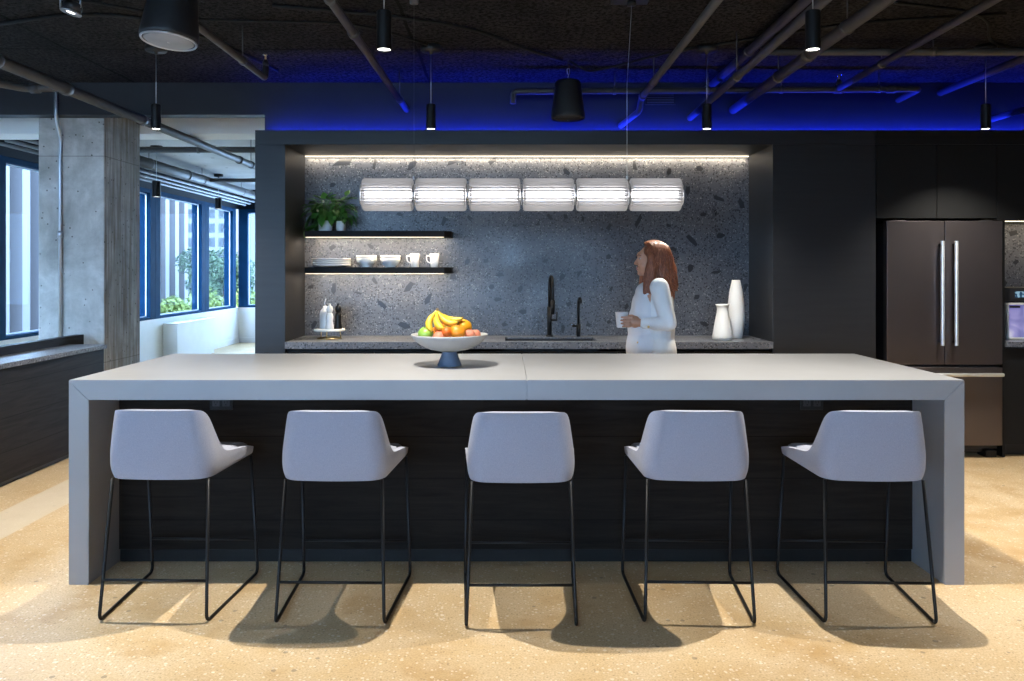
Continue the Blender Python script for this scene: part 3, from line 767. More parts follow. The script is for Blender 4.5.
# ------------------------------------------------------------------ bar stools
def lerp(a, b, t): return a + (b - a) * t
def interp(x, tab):
    if x <= tab[0][0]: return tab[0][1]
    for (x0, y0), (x1, y1) in zip(tab, tab[1:]):
        if x <= x1:
            t = (x - x0) / (x1 - x0); return lerp(y0, y1, t)
    return tab[-1][1]
def make_stool(label):
    t = thing('bar_stool', label, 'stool', (0, 0, 0), 0, 'upholstered stools along the island')
    # ---- shell: a padded wall that wraps the back and dips along the sides
    def hw(z, y):
        w = interp(z, [(.555, .205), (.575, .213), (.61, .218), (.66, .216), (.72, .207), (.79, .197), (.835, .189), (.855, .180)])
        return w + max(0, (y + .15)) * .075
    def yb(z): return interp(z, [(.555, -.226), (.60, -.234), (.72, -.246), (.855, -.252)])
    def path(z):
        r = .075; y0 = yb(z); w = hw(z, y0); pts = []
        for i in range(11):
            y = lerp(.215, y0 + r, (i / 10)); pts.append((hw(z, y), y, y))
        for i in range(1, 7):
            a = PI / 2 * i / 6; pts.append((w - r + r * math.cos(a), y0 + r - r * math.sin(a), y0 + r - r * math.sin(a)))
        for i in range(1, 6): pts.append((lerp(w - r, 0, i / 5), y0 - .008 * math.sin(PI / 2 * i / 5), y0))
        return pts
    n = len(path(.6)); ztop = []
    base = path(.60)
    for i in range(n):
        y = base[i][1]
        ztop.append(interp(y, [(-.27, .840), (-.215, .839), (-.192, .831), (-.170, .808), (-.150, .765), (-.130, .712), (-.112, .668), (-.092, .648), (-.05, .637), (.05, .626), (.16, .612), (.19, .607), (.215, .598)]))
    rows = 12; b = BM(); grid = []
    for j in range(rows + 1):
        row = []
        for i in range(n):
            z0 = interp(base[i][1], [(-.26, .558), (.215, .566)]); z = lerp(z0, ztop[i], j / rows)
            p = path(z)[i]; row.append((p[0], p[1], z))
        full = row + [(-x, y, z) for x, y, z in row[-2::-1]]
        grid.append([b.verts.new(p) for p in full])
    for r0, r1 in zip(grid, grid[1:]):
        for i in range(len(r0) - 1): b.faces.new((r0[i], r0[i + 1], r1[i + 1], r1[i]))
    o = mesh_obj('shell', b, M['fabric'], t, smooth=True, recalc=False)
    m = o.modifiers.new('pad', 'SOLIDIFY'); m.thickness = .030; m.offset = 1
    m = o.modifiers.new('bev', 'BEVEL'); m.width = .009; m.segments = 2; m.limit_method = 'ANGLE'; m.angle_limit = 1.0
    m = o.modifiers.new('sub', 'SUBSURF'); m.levels = 1; m.render_levels = 1
    # ---- seat cushion and the pan below
    def plan(inset, z):
        pts = []
        for x, y, _ in path(.60):
            pts.append((max(0, x - inset) if x > .001 else 0, y + inset if y < -.15 else y))
        return pts
    def pad(name, prof, mat):
        b = BM(); rings = []
        for inset, z, yf in prof:
            pl = plan(inset, z); pl[0] = (pl[0][0] - .0, .222 - yf)
            front = [(pl[0][0] * q, .232 - yf) for q in (.9, .45, 0)]
            half = front[::-1] + pl
            full = half + [(-x, y) for x, y in half[-2:0:-1]]
            rings.append([b.verts.new((x, y, z)) for x, y in full])
        for r0, r1 in zip(rings, rings[1:]):
            for k in range(len(r0)): b.faces.new((r0[k], r0[(k + 1) % len(r0)], r1[(k + 1) % len(r0)], r1[k]))
        b.faces.new(rings[0][::-1]); b.faces.new(rings[-1])
        return mesh_obj(name, b, mat, t, smooth=True)
    pad('seat', [(.034, .572, .006), (.032, .592, 0), (.033, .606, .003), (.045, .616, .015), (.075, .621, .045)], M['fabric'])
    pad('seat_pan', [(.06, .561, .04), (.035, .562, .03), (.034, .567, .03), (.036, .571, .03)], M['blackmetal'])
    # ---- sled frames: rear leg, floor runner and front leg bent from one rod
    for s in (1, -1):
        pts = fillet([(s * .195, -.20, .557), (s * .215, -.27, .0065), (s * .245, .27, .0065), (s * .236, .20, .56)], .035)
        ptube('sled_leg', pts, .0068, M['blackmetal'], t, 10)
    ptube('footrest', [(-.209, -.251, .162), (.209, -.251, .162)], .0058, M['blackmetal'], t, 10)
    ptube('footrest', [(-.242, .251, .162), (.242, .251, .162)], .0058, M['blackmetal'], t, 10)
    return t
st = make_stool('grey upholstered stool nearest the island left end panel')
st.location = (-1.392, 3.518, 0); st.rotation_euler.z = -.02
for x, y, lab in [(-.685, 3.495, 'grey upholstered stool second from the island left end'),
                  (.064, 3.468, 'grey upholstered stool in the middle of the row of five'),
                  (.777, 3.497, 'grey upholstered stool in front of the walking woman, second from right'),
                  (1.489, 3.492, 'grey upholstered stool nearest the island right end panel')]:
    dup(st, (x, y, 0), lab, -.02 if x < 0 else (.0 if x < .5 else -.032))

# ------------------------------------------------------------------ fruit bowl
BX, BY, BZ = wx(449.5, 4.19), 4.19, .911
t = thing('fruit_bowl', 'wide pale stone bowl on a blue-grey conical foot', 'bowl', (BX, BY, BZ))
plathe('foot', [(0, 0), (.060, 0), (.062, .003), (.036, .072), (.036, .085), (0, .085)], M['bowlfoot'], t, 40)
plathe('dish', [(0, .074), (.05, .074), (.10, .085), (.15, .108), (.185, .138), (.198, .158), (.195, .162), (.188, .160), (.176, .146), (.14, .122), (.09, .104), (.04, .096), (0, .095)], M['bowl'], t, 56)
def fruit(name, label, cat, px, py, Y, r, mat, sq=(1, 1, 1), grp='fruit in the stone bowl'):
    p = at(px, py, Y); t = thing(name, label, cat, p, 0, grp); b = BM()
    N = 24; prof = []
    for k in range(N + 1):
        a = PI * k / N; rr = r * math.sin(a); zz = -r * math.cos(a)
        dimple = .10 * r * math.exp(-(rr / (.30 * r)) ** 2)
        prof.append((rr if 0 < k < N else 0, (zz + (dimple if zz < 0 else -dimple)) * sq[2]))
    lathe(b, prof, 28); bmesh.ops.scale(b, vec=(sq[0], sq[1], 1), verts=b.verts)
    mesh_obj('flesh', b, mat, t, smooth=True)
    s = BM()
    if cat == 'apple': tube(s, [(0, 0, r * .82 * sq[2]), (.004, 0, r * 1.12 * sq[2])], .0018, 6)
    else: lathe(s, [(0, r * .86 * sq[2]), (.005, r * .87 * sq[2]), (.004, r * .93 * sq[2]), (0, r * .94 * sq[2])], 8)
    mesh_obj('stem', s, M['stem'], t); return t
fruit('green_apple', 'green apple at the left of the stone bowl', 'apple', 425.8, 333.5, 4.15, .037, M['greenapple'], (1.08, 1.08, .95)).rotation_euler = (.3, -.2, 0)
fruit('tangerine', 'red-orange tangerine under the bananas', 'orange', 439.5, 328.5, 4.12, .028, M['tangerine'])
fruit('tangerine', 'small tangerine between the bananas and the large orange', 'orange', 447, 332.0, 4.085, .027, M['tangerine'])
fruit('orange', 'large orange at the front centre of the bowl', 'orange', 457.5, 332.0, 4.10, .039, M['orange'], (1.08, 1, .92)).rotation_euler = (.2, .3, 0)
fruit('orange', 'large golden orange at the back right of the pile', 'orange', 464.0, 327.0, 4.21, .041, M['mango'], (1.0, 1, 1)).rotation_euler = (-.1, .4, 0)
fruit('peach', 'pink peach half sunk at the bowl front', 'peach', 439, 337.0, 4.09, .030, M['peach'])
fruit('peach', 'pink peach at the right next to the large orange', 'peach', 470.0, 334.5, 4.13, .027, M['peach'])
fruit('peach', 'pink peach farthest right in the bowl', 'peach', 475.5, 334.5, 4.19, .027, M['peach'])
fruit('pear', 'yellow-green pear showing behind the bananas', 'pear', 450, 326, 4.27, .036, M['lime'], (1, 1, 1.1))
for px, py, Y, lab in ((432, 334, 4.25, 'orange low at the back left of the bowl'), (447, 335, 4.2, 'orange at the bottom centre under the bananas')):
    fruit('orange', lab, 'orange', px, py, Y, .036, M['orange'])
crown = at(437.3, 309.5, 4.17)
t = thing('banana_bunch', 'bunch of ripe yellow bananas on top of the fruit', 'bananas', crown)
ptube('crown', [(0, 0, .006), (0, 0, -.010)], .006, M['stem'], t, 8, r2=.010)
for (mx, my, mz, ex, ey, ez) in [(-.055, -.02, -.055, -.020, -.050, -.108), (-.010, -.055, -.070, .045, -.09, -.090), (.035, -.03, -.070, .108, -.045, -.062), (.045, .03, -.065, .130, .0, -.042)]:
    b = BM(); P0, P1, P2 = Vector((0, 0, -.004)), Vector((mx, my, mz)) * 1.25, Vector((ex, ey, ez)); pts, rad = [], []
    for k in range(17):
        u = k / 16; pts.append((1 - u) ** 2 * P0 + 2 * u * (1 - u) * P1 + u * u * P2)
        rad.append(interp(u, [(0, .0055), (.15, .0075), (.28, .0145), (.5, .0185), (.75, .0172), (.9, .012), (.96, .006), (1, .004)]))
    tube(b, pts, 0, 10, radii=rad); o = mesh_obj('banana', b, M['banana'], t, smooth=True)
    ptube('banana_tip', [pts[-1], pts[-1] + (pts[-1] - pts[-2]).normalized() * .004], .0042, M['stem'], o, 8)

# ------------------------------------------------------------------ linear glass pendant
PY = 4.6; k = F / PY
kn = F / (PY - .07); PX0, PX1 = (359 - CX) / kn, (684.5 - CX) / kn; PZ = EYE + 75.3 / k
t = thing('linear_pendant', 'long ribbed glass pendant of six glowing cylinders over the island', 'pendant light', ((PX0 + PX1) / 2, PY, PZ))
L = PX1 - PX0; seg = L / 6; R0 = 16.4 / k
RX = Matrix.Rotation(PI / 2, 4, 'Y')
for i in range(6):
    x0 = -L / 2 + i * seg + .006; x1 = x0 + seg - .012; h = x1 - x0; b = BM()
    NS = 256; rib = lambda q: 1 - .040 * (.5 - .5 * math.cos(2 * PI * q / 8))
    out = [(R0 - .030, 0.0), (R0 - .010, .002), (R0 - .002, .008), (R0, .016), (R0, h - .016), (R0 - .002, h - .008), (R0 - .010, h - .002), (R0 - .030, h)]
    inn = [(R0 - .033, h - .004), (R0 - .017, h - .010), (R0 - .012, h - .020), (R0 - .012, .020), (R0 - .017, .010), (R0 - .033, .004)]
    lathe(b, out, NS, None, 0, rib)
    rings = []
    lathe(b, inn, NS, None, 0, None)
    b.verts.ensure_lookup_table(); nv = len(out) * NS
    for (i0, i1) in (((len(out) - 1) * NS, nv), (nv + (len(inn) - 1) * NS, 0)):
        for q in range(NS): b.faces.new((b.verts[i0 + q], b.verts[i0 + (q + 1) % NS], b.verts[i1 + (q + 1) % NS], b.verts[i1 + q]))
    bmesh.ops.transform(b, matrix=Matrix.Translation((x0, 0, 0)) @ RX, verts=b.verts)
    g = mesh_obj('glass_shade', b, M['ribbed'], t, smooth=True)
    plathe('light_tube', [(0, x0 + .012), (.019, x0 + .012), (.021, x0 + .016), (.021, x1 - .016), (.019, x1 - .012), (0, x1 - .012)], M['tube_light'], g, 24, RX)
for i in range(7):
    x = -L / 2 + i * seg; w = .0025
    plathe('joint_ring', [(0, x - w), (R0 - .034, x - w), (R0 - .034, x + w), (0, x + w)], M['steel'], t, 40, RX)
xc = (627 - CX) / k - t.location.x; xd = (414 - CX) / k - t.location.x
cz = ZC - PZ
for xx, top, cr in ((xc, xc + .025, .0016), (xd, xd, .0008)):
    ptube('cable', [(xx, 0, R0 - .004), (xx, 0, .62), (top, 0, cz - .09), (top, 0, cz - .02)], cr, M['steel'] if cr > .001 else M['rod'], t, 6)
    plathe('cable_grip', [(0, R0 - .006), (.006, R0 - .006), (.006, R0 + .012), (0, R0 + .014)], M['steel'], t, 12, Matrix.Translation((xx, 0, 0)))
b = BM(); box(b, (xc - .085, -.07, cz - .035), (xc + .125, .07, cz - .001), .006); mesh_obj('ceiling_plate', b, M['black'], t)
plathe('ceiling_boss', [(0, cz - .05), (.024, cz - .05), (.026, cz), (0, cz)], M['rod'], t, 20, Matrix.Translation((xd, 0, 0)))
plathe('ceiling_boss', [(0, cz - .06), (.026, cz - .06), (.026, cz - .036), (0, cz - .036)], M['blackmetal'], t, 20, Matrix.Translation((xc + .025, 0, 0)))

# ------------------------------------------------------------------ cylinder pendants
def make_pendant(label, drop, lens, r=.0325):
    t = thing('cylinder_pendant', label, 'pendant light', (0, 0, 0), 0, 'black cylinder pendants')
    plathe('canopy', [(0, drop), (.072, drop), (.072, drop - .035), (.066, drop - .042), (.014, drop - .042), (.010, drop - .06), (0, drop - .06)], M['black'], t, 32)
    ptube('cord', [(0, 0, .165), (0, 0, drop - .05)], .0028, M['steel'], t, 8)
    b = BM(); lathe(b, [(0, .172), (r - .004, .172), (r, .168), (r, 0), (r - .003, 0), (r - .003, .012), (0, .012)], 32); edge_smooth(mesh_obj('housing', b, M['blackmetal'], t, smooth=True))
    plathe('lens', [(0, .004), (r - .004, .004), (r - .004, .011), (0, .011)], lens, t, 28)
    return t
ZP = 2.370
names = {(-2.403, 5.64): 'black cylinder pendant at the far left beside the column', (-.51, 5.64): 'black cylinder pendant in front of the alcove left part',
         (1.39, 5.64): 'black cylinder pendant in front of the alcove right part', (3.31, 5.64): 'black cylinder pendant above the refrigerator',
         (-.533, 3.61): 'larger looking black cylinder pendant over the island left half', (1.357, 3.61): 'larger looking black cylinder pendant over the island right half',
         (-2.42, 3.61): 'black cylinder pendant left of the island', (3.25, 3.61): 'black cylinder pendant right of the island'}
p0 = None
def spot(x, y, z, e, size=1.95, blend=1.0):
    return lamp('pendant_beam', 'SPOT', (x, y, z - .012), e, (1, .945, .85), None, spot_size=size, spot_blend=blend, shadow_soft_size=.012)
for (x, y), lab in names.items():
    if p0 is None: p0 = make_pendant(lab, ZC - ZP, M['lens']); p0.location = (x, y, ZP)
    else: dup(p0, (x, y, ZP), lab)
    spot(x, y, ZP, P_NEAR if y < 5 else P_FAR)
for y in (1.3, -.7, -2.7):  # unseen pendant rows added as warm fill for stool backs and shadows
    for x in (-2.42, -.53, 1.36, 3.25):
        dup(p0, (x, y, ZP), 'added black cylinder pendant, unseen behind the viewer, for fill light'); spot(x, y, ZP, P_BACK, 2.6, .6)
# smaller pendants in the room beyond
pf = make_pendant('small black pendant beyond the column, nearer the column', .55, M['farlens'], .05)
q = at(156.5, 197, 10.2); pf.location = q; q2 = at(218.5, 209, 13.2)
for c_ in kids(pf):
    if c_.name.startswith('canopy') or c_.name.startswith('cord'): pass
pf.scale = (1, 1, (ZC - q.z) / .55)
d = dup(pf, q2, 'small black pendant beyond the column, nearer the far corner'); d.scale = (1, 1, (ZC - q2.z) / .55)

# adjustable spot on the ceiling
t = thing('ceiling_spot', 'small tilted silver-faced ceiling spot at the upper left', 'spotlight', at(70.5, 13, 4.63))
RT = Matrix.Rotation(math.radians(14), 4, 'Y') @ Matrix.Rotation(math.radians(-6), 4, 'X')
plathe('housing', [(0, .06), (.045, .06), (.05, .05), (.052, .008), (0, .008)], M['black'], t, 32, RT)
plathe('face_ring', [(.024, .009), (.056, .009), (.058, .004), (.056, 0), (.026, .002), (.024, .009)], M['grille'], t, 32, RT)
plathe('lens', [(0, .004), (.024, .004), (.024, .008), (0, .008)], M['farlens'], t, 24, RT)
zz = ZC - t.location.z
ptube('stem', [(0, 0, .05), (0, 0, zz)], .012, M['black'], t, 10)
for s in (-1, 1): ptube('yoke', [(s * .055, 0, .03), (s * .058, 0, .075), (0, 0, .09)], .006, M['steel'], t, 8)

# speakers
def speaker(label, loc, grille):
    t = thing('pendant_speaker', label, 'speaker', loc, 0, 'black pendant speakers')
    plathe('shell', [(0, .285), (.075, .285), (.088, .278), (.094, .262), (.112, .12), (.122, .045), (.124, .02), (.121, .004), (.112, .0), (.108, .006), (0, .006)], M['speaker'], t, 48)
    if grille:
        plathe('grille', [(0, -.004), (.098, -.003), (.106, .003), (0, .005)], M['grille'], t, 40)
        plathe('trim_ring', [(.110, .002), (.113, -.003), (.117, -.003), (.120, .003), (.110, .005)], M['steel'], t, 48)
        plathe('centre_dot', [(0, -.006), (.006, -.006), (.006, -.003), (0, -.003)], M['steel'], t, 12)
    else:
        plathe('grille', [(0, -.006), (.09, -.004), (.10, .004), (0, .005)], M['black'], t, 40)
        plathe('centre_dot', [(0, -.009), (.004, -.009), (.004, -.005), (0, -.005)], M['steel'], t, 12)
    h = ZC - loc[2]
    ptube('hanging_cable', fillet([(0, 0, .28), (0, 0, .315), (.012, 0, .345), (.010, 0, .375), (-.008, 0, .37), (-.004, 0, .33)], .02), .0028, M['steel'], t, 8)
    ptube('ceiling_drop', [(.002, 0, .372), (0, 0, h)], .004, M['black'], t, 8)
    return t
speaker('black bell-shaped hanging speaker in front of the blue glow', (wx(568, 6.02), 6.02, 2.508), False)
s1 = speaker('large looking black hanging speaker with grey face at the upper left', (-1.478, 3.6, 2.405), True)
s1.rotation_euler = (math.radians(-5), math.radians(4), 0)
# ------------------------------------------------------------------ pipes
def pipe(label, pts, r, hang=(), rad=.06, name='ceiling_pipe', mat='pipe', couplings=(), grp='ceiling pipes', cat='pipe'):
    p0_ = Vector(pts[0]); t = thing(name, label, cat, p0_, 0, grp)
    loc = [Vector(p) - p0_ for p in pts]
    ptube('pipe_run', fillet(loc, rad) if len(loc) > 2 else loc, r, M[mat], t, 14)
    for (seg_i, u) in hang:
        c = loc[seg_i].lerp(loc[seg_i + 1], u); h = ZC - (c + p0_).z
        g = ptube('hanger_rod', [c + Vector((0, 0, r)), c + Vector((0, 0, h + .004))], .0045, M['rod'], t, 6)
        d = (loc[seg_i + 1] - loc[seg_i]).normalized(); ptube('hanger_clamp', [c - d * .012, c + d * .012], r + .006, M['rod'], g, 14)
    for (seg_i, u) in couplings:
        c = loc[seg_i].lerp(loc[seg_i + 1], u); d = (loc[seg_i + 1] - loc[seg_i]).normalized()
        ptube('coupling', [c - d * .03, c + d * .03], r + .008, M[mat], t, 14)
    return t
pipe('dark pipe running back to the blue-lit wall left of the alcove centre', [(-.90, 1.0, 2.72), (-.81, 6.75, 2.72)], .024, [(0, .52), (0, .93)], couplings=[(0, .62)])
t = pipe('dark pipe ending in an upright sprinkler beside the large speaker', [(-1.70, 1.0, 2.72), (-1.65, 5.63, 2.72), (-1.645, 5.63, 2.80)], .022, [(0, .90)], .03)
def sprinkler(label, loc):
    s = thing('sprinkler_head', label, 'sprinkler', loc, 0, 'sprinkler heads')
    plathe('threaded_base', [(0, 0), (.020, 0), (.022, .02), (.014, .045), (0, .045)], M['pipe'], s, 16)
    ptube('frame', [(0, 0, .045), (0, 0, .075)], .007, M['brass'], s, 10)
    plathe('deflector', [(0, .073), (.02, .075), (.022, .078), (0, .08)], M['chrome'], s, 16)
sprinkler('upright sprinkler at the end of the pipe beside the speaker', (-1.645, 5.63, 2.80))
pipe('dark pipe that kinks down to the wall right of the hanging speaker', [(1.05, 1.0, 2.75), (1.07, 6.42, 2.75), (1.065, 6.5, 2.66), (.95, 6.75, 2.587)], .024, [(0, .9)], .03, couplings=[(0, .985)])
pipe('dark pipe entering the blue wall, lower of the close pair', [(1.44, 1.0, 2.653), (1.525, 6.75, 2.653)], .026, [(0, .75)])
pipe('dark pipe close to the ceiling, upper of the close pair', [(1.66, 1.0, 2.895), (1.67, 6.75, 2.895)], .030, [(0, .8)])
pipe('thick dark pipe entering the blue wall right of the close pair', [(1.83, 1.0, 2.72), (1.88, 6.75, 2.72)], .036, [(0, .80), (0, .6)], couplings=[(0, .7)])
pipe('horizontal dark pipe in front of the blue wall with a turned-down left end', [(.063, 6.4, 2.70), (.063, 6.4, 2.795), (3.24, 6.4, 2.815), (3.24, 6.75, 2.80)], .024, [(1, .25), (1, .48), (1, .66), (1, .90)], .04, couplings=[(1, .8), (1, .93)])
pipe('dark pipe joining the horizontal pipe at the right-hand sprinkler', [(2.50, 1.0, 2.815), (2.60, 6.376, 2.815)], .024, [(0, .86)])
sprinkler('upright sprinkler at the pipe junction on the right', (2.60, 6.376, 2.838))
pipe('dark horizontal pipe near the ceiling at the right', [(1.72, 5.5, 2.865), (7.5, 5.5, 2.862)], .026, [(0, .2), (0, .5)])
pipe('dark pipe entering the wall above the refrigerator', [(3.55, 1.0, 2.86), (3.586, 6.75, 2.86)], .028, [(0, .7)])
pipe('dark pipe entering the wall low at the far right', [(4.0, 1.0, 2.637), (4.0, 6.75, 2.637)], .024, [(0, .8)])
pipe('long dark pipe passing beside the concrete column into the room beyond', [(-2.98, 1.0, 2.625), (-2.93, 14.5, 2.62)], .037, [(0, .28), (0, .63)], couplings=[(0, .335), (0, .42), (0, .60)])
pipe('dark elbow pipe branching left off the long pipe', [(-2.96, 5.5, 2.625), (-3.22, 5.5, 2.618), (-3.34, 5.3, 2.62), (-3.36, 1.0, 2.62)], .026, [(2, .12)], .04, couplings=[(0, .75)])
sprinkler('sprinkler on the elbow pipe at the left edge', (-3.34, 5.15, 2.645))
# conduit on the column
pipe('thin silver conduit running down the concrete column front', [(-3.69, 6.73, 2.90), (-3.69, 6.73, 2.67), (-3.735, 6.8915, 2.50), (-3.742, 6.8915, 2.36), (-3.74, 6.8915, .0)], .0145, (), .04, 'conduit', 'steel', [(3, .28)], None, 'conduit')
# wall grille and cables
t = thing('wall_vent', 'small dark vent grille on the blue-lit wall', 'vent', (wx(660, 6.75), 6.749, 2.81))
pbox('vent_frame', (-.125, -.015, -.05), (.125, 0, .05), M['black'], t, .003)
for k_ in range(4): pbox('louvre', (-.11, -.02, -.035 + k_ * .02), (.11, -.012, -.027 + k_ * .02), M['rod'], t)
def cable(label, pts, r=.006):
    p = fillet(pts, .3, 5); o_ = Vector(pts[0]); b = BM(); tube(b, [q - o_ for q in p], r, 8)
    o = tag(mesh_obj('ceiling_cable', b, M['gap'], smooth=True), label, 'cable', 'loose ceiling cables'); o.location = o_
zc = ZC - .012
cable('black cable crossing the ceiling above the left pendant', [(-1.35, 4.75, zc), (-.7, 4.9, zc - .01), (-.2, 5.2, zc), (.1, 5.6, zc - .012), (.42, 6.0, zc)], .011)
cable('black cable drooping from the hanging speaker to the right pendant', [(.48, 6.02, zc), (.62, 6.15, zc - .05), (.85, 6.0, zc - .03), (1.15, 5.7, zc - .015), (1.38, 5.62, zc), (2.1, 5.1, zc), (3.0, 4.9, zc)], .010)
cable('black cable crossing the ceiling at the upper left', [(-3.4, 5.2, zc), (-2.6, 4.9, zc), (-2.2, 4.95, zc), (-1.9, 5.5, zc - .01), (-1.75, 6.3, zc)], .012)
cable('black cable along the ceiling seam at the left', [(-2.45, 4.62, zc), (-1.95, 5.0, zc), (-1.6, 5.05, zc), (-.9, 5.08, zc), (-.51, 5.6, zc)], .008)
cable('black cable at the upper right corner of the ceiling', [(1.9, 4.6, zc), (2.9, 4.9, zc), (3.3, 5.6, zc), (4.4, 5.9, zc)], .010)

# services in the room beyond
pipe('fat insulated duct hung along the far window wall', [(-4.6, 7.98, 2.77), (-4.6, 15.4, 2.77)], .072, [(0, .35), (0, .6), (0, .85)], mat='pipe', couplings=[(0, .52)], grp='services in the room beyond')
for i, (x, z) in enumerate([(-4.78, 2.70), (-4.86, 2.665), (-4.95, 2.64)]):
    pipe('pale conduit below the far duct, %s' % ('closest to it', 'lowest', 'closest to the glass')[i], [(x, 7.98, z), (x, 15.6, z)], .020, (), .05, 'conduit', 'conduit', [(0, .4)], 'services in the room beyond', 'conduit')
pipe('dark pipe crossing the far ceiling just past the white beam', [(-5.0, 9.3, 2.765), (-1.2, 9.3, 2.765)], .035, [(0, .2), (0, .4)], grp='services in the room beyond')
pipe('thin dark pipe crossing the far ceiling deeper in', [(-5.0, 12.6, 2.78), (-1.2, 12.6, 2.78)], .03, [(0, .5)], grp='services in the room beyond')

# ------------------------------------------------------------------ the woman
X0, Y0 = .972, 5.39
t = thing('person', 'woman with long auburn hair walking left in a white coat holding a cup', 'person', (X0, Y0, 0))
def P(f, l, u): return Vector((-f, -l, u))      # forward is to the left of the view, her left side faces the viewer
HC = (.012, 0, 1.492)
def Hd(f, l, u): return P(HC[0] + f, HC[1] + l, HC[2] + u)
def E(bm, c, r, rot=None): ell(bm, c, r, rot)
b = BM()
E(b, Hd(-.012, 0, .012), (.092, .073, .093)); E(b, Hd(.03, 0, .0), (.062, .062, .082))
E(b, Hd(.036, 0, -.055), (.050, .050, .052)); E(b, Hd(.068, 0, -.088), (.022, .024, .018))
E(b, Hd(.045, .032, -.035), (.036, .024, .030)); E(b, Hd(.045, -.032, -.035), (.036, .024, .030))
E(b, Hd(.074, 0, .034), (.018, .045, .022))
capsule(b, Hd(.084, 0, .012), Hd(.103, 0, -.022), .0075, .0105); E(b, Hd(.092, .009, -.027), (.011, .008, .008)); E(b, Hd(.092, -.009, -.027), (.011, .008, .008))
E(b, Hd(.084, 0, -.050), (.013, .020, .007)); E(b, Hd(.080, 0, -.066), (.015, .020, .010))
for s in (1, -1): E(b, Hd(-.005, s * .072, -.018), (.019, .010, .030))
capsule(b, Hd(-.015, 0, -.06), P(-.012, 0, 1.30), .050, .058)                                  # neck
capsule(b, P(-.01, .13, 1.305), P(-.01, -.13, 1.305), .055)                                      # shoulder girdle
E(b, P(.01, 0, 1.20), (.105, .15, .14)); E(b, P(.012, 0, 1.02), (.092, .125, .15)); E(b, P(-.012, 0, .89), (.118, .160, .115))
SH, EL, WR = (-.012, .172, 1.312), (-.076, .205, 1.075), (.105, .172, 1.082)
capsule(b, P(*SH), P(*EL), .047, .040); capsule(b, P(*EL), P(*WR), .038, .025)
SR, ER, WRr = (-.012, -.172, 1.300), (-.03, -.215, 1.03), (.08, -.205, .83)
capsule(b, P(*SR), P(*ER), .047, .040); capsule(b, P(*ER), P(*WRr), .038, .025)
# left hand round the cup
CUP = (.222, .124)
capsule(b, P(.112, .170, 1.082), P(.158, .164, 1.090), .026, .027); E(b, P(.145, .165, 1.089), (.036, .017, .040))
for i, z in enumerate((1.1205, 1.1005, 1.0805, 1.061)):
    k_ = (1, 1.08, 1.02, .86)[i]
    j = [P(.160, .172, lerp(1.092, z, .8)), P(.186, .186, z), P(.186 + .026 * k_, .183, z - .001), P(.186 + .046 * k_, .170, z - .002)]
    for a_, c_, r0, r1 in ((0, 1, .0086, .0081), (1, 2, .0081, .0076), (2, 3, .0076, .0066)): capsule(b, j[a_], j[c_], r0, r1, 10)
capsule(b, P(.135, .150, 1.112), P(.155, .108, 1.124), .0125, .0105, 10); capsule(b, P(.155, .108, 1.124), P(.185, .080, 1.120), .0105, .0085, 10)
# right hand, relaxed
capsule(b, P(*WRr), P(.105, -.203, .775), .024, .026); E(b, P(.108, -.203, .762), (.034, .016, .042))
for i, (df, ln) in enumerate(((.028, .070), (.010, .078), (-.008, .073), (-.024, .058))):
    a0 = P(.108 + df, -.203, .735); a1 = P(.115 + df * 1.1, -.200, .735 - ln * .5); a2 = P(.116 + df * 1.1, -.186, .735 - ln)
    capsule(b, a0, a1, .0092, .0085, 10); capsule(b, a1, a2, .0085, .007, 10)
capsule(b, P(.128, -.195, .785), P(.150, -.188, .742), .012, .009, 10)
# legs in mid stride
HLl, KLl, ALl = (-.01, .085, .86), (.12, .088, .48), (.17, .085, .085)
HR, KR, AR = (-.01, -.085, .86), (-.01, -.085, .475), (-.22, -.085, .125)
for h_, k_, a_ in ((HLl, KLl, ALl), (HR, KR, AR)):
    capsule(b, P(*h_), P(*k_), .082, .054); capsule(b, P(*k_), P(*a_), .052, .035)
capsule(b, P(.16, .085, .055), P(.29, .088, .035), .035, .026); capsule(b, P(-.23, -.085, .09), P(-.13, -.087, .035), .034, .026)
blob('body', b, M['skin'], t, .0040, 2)
for s in (1, -1):
    eb = BM(); E(eb, Hd(.0725, s * .031, .010), (.0112, .0125, .0060)); ey = mesh_obj('eye', eb, M['eyewhite'], t, smooth=True)
    eb = BM(); E(eb, Hd(.0806, s * .031, .010), (.0040, .0052, .0052)); mesh_obj('iris', eb, M['iris'], ey, smooth=True)
    eb = BM(); tube(eb, [Hd(.093, s * .016, .028), Hd(.088, s * .033, .034), Hd(.074, s * .050, .030)], .0030, 8); mesh_obj('eyebrow', eb, M['hair'], t, smooth=True)
b = BM(); E(b, Hd(.0920, 0, -.0515), (.0065, .0165, .0046)); E(b, Hd(.0900, 0, -.0620), (.0066, .0155, .0054)); mesh_obj('lips', b, M['lip'], t, smooth=True)
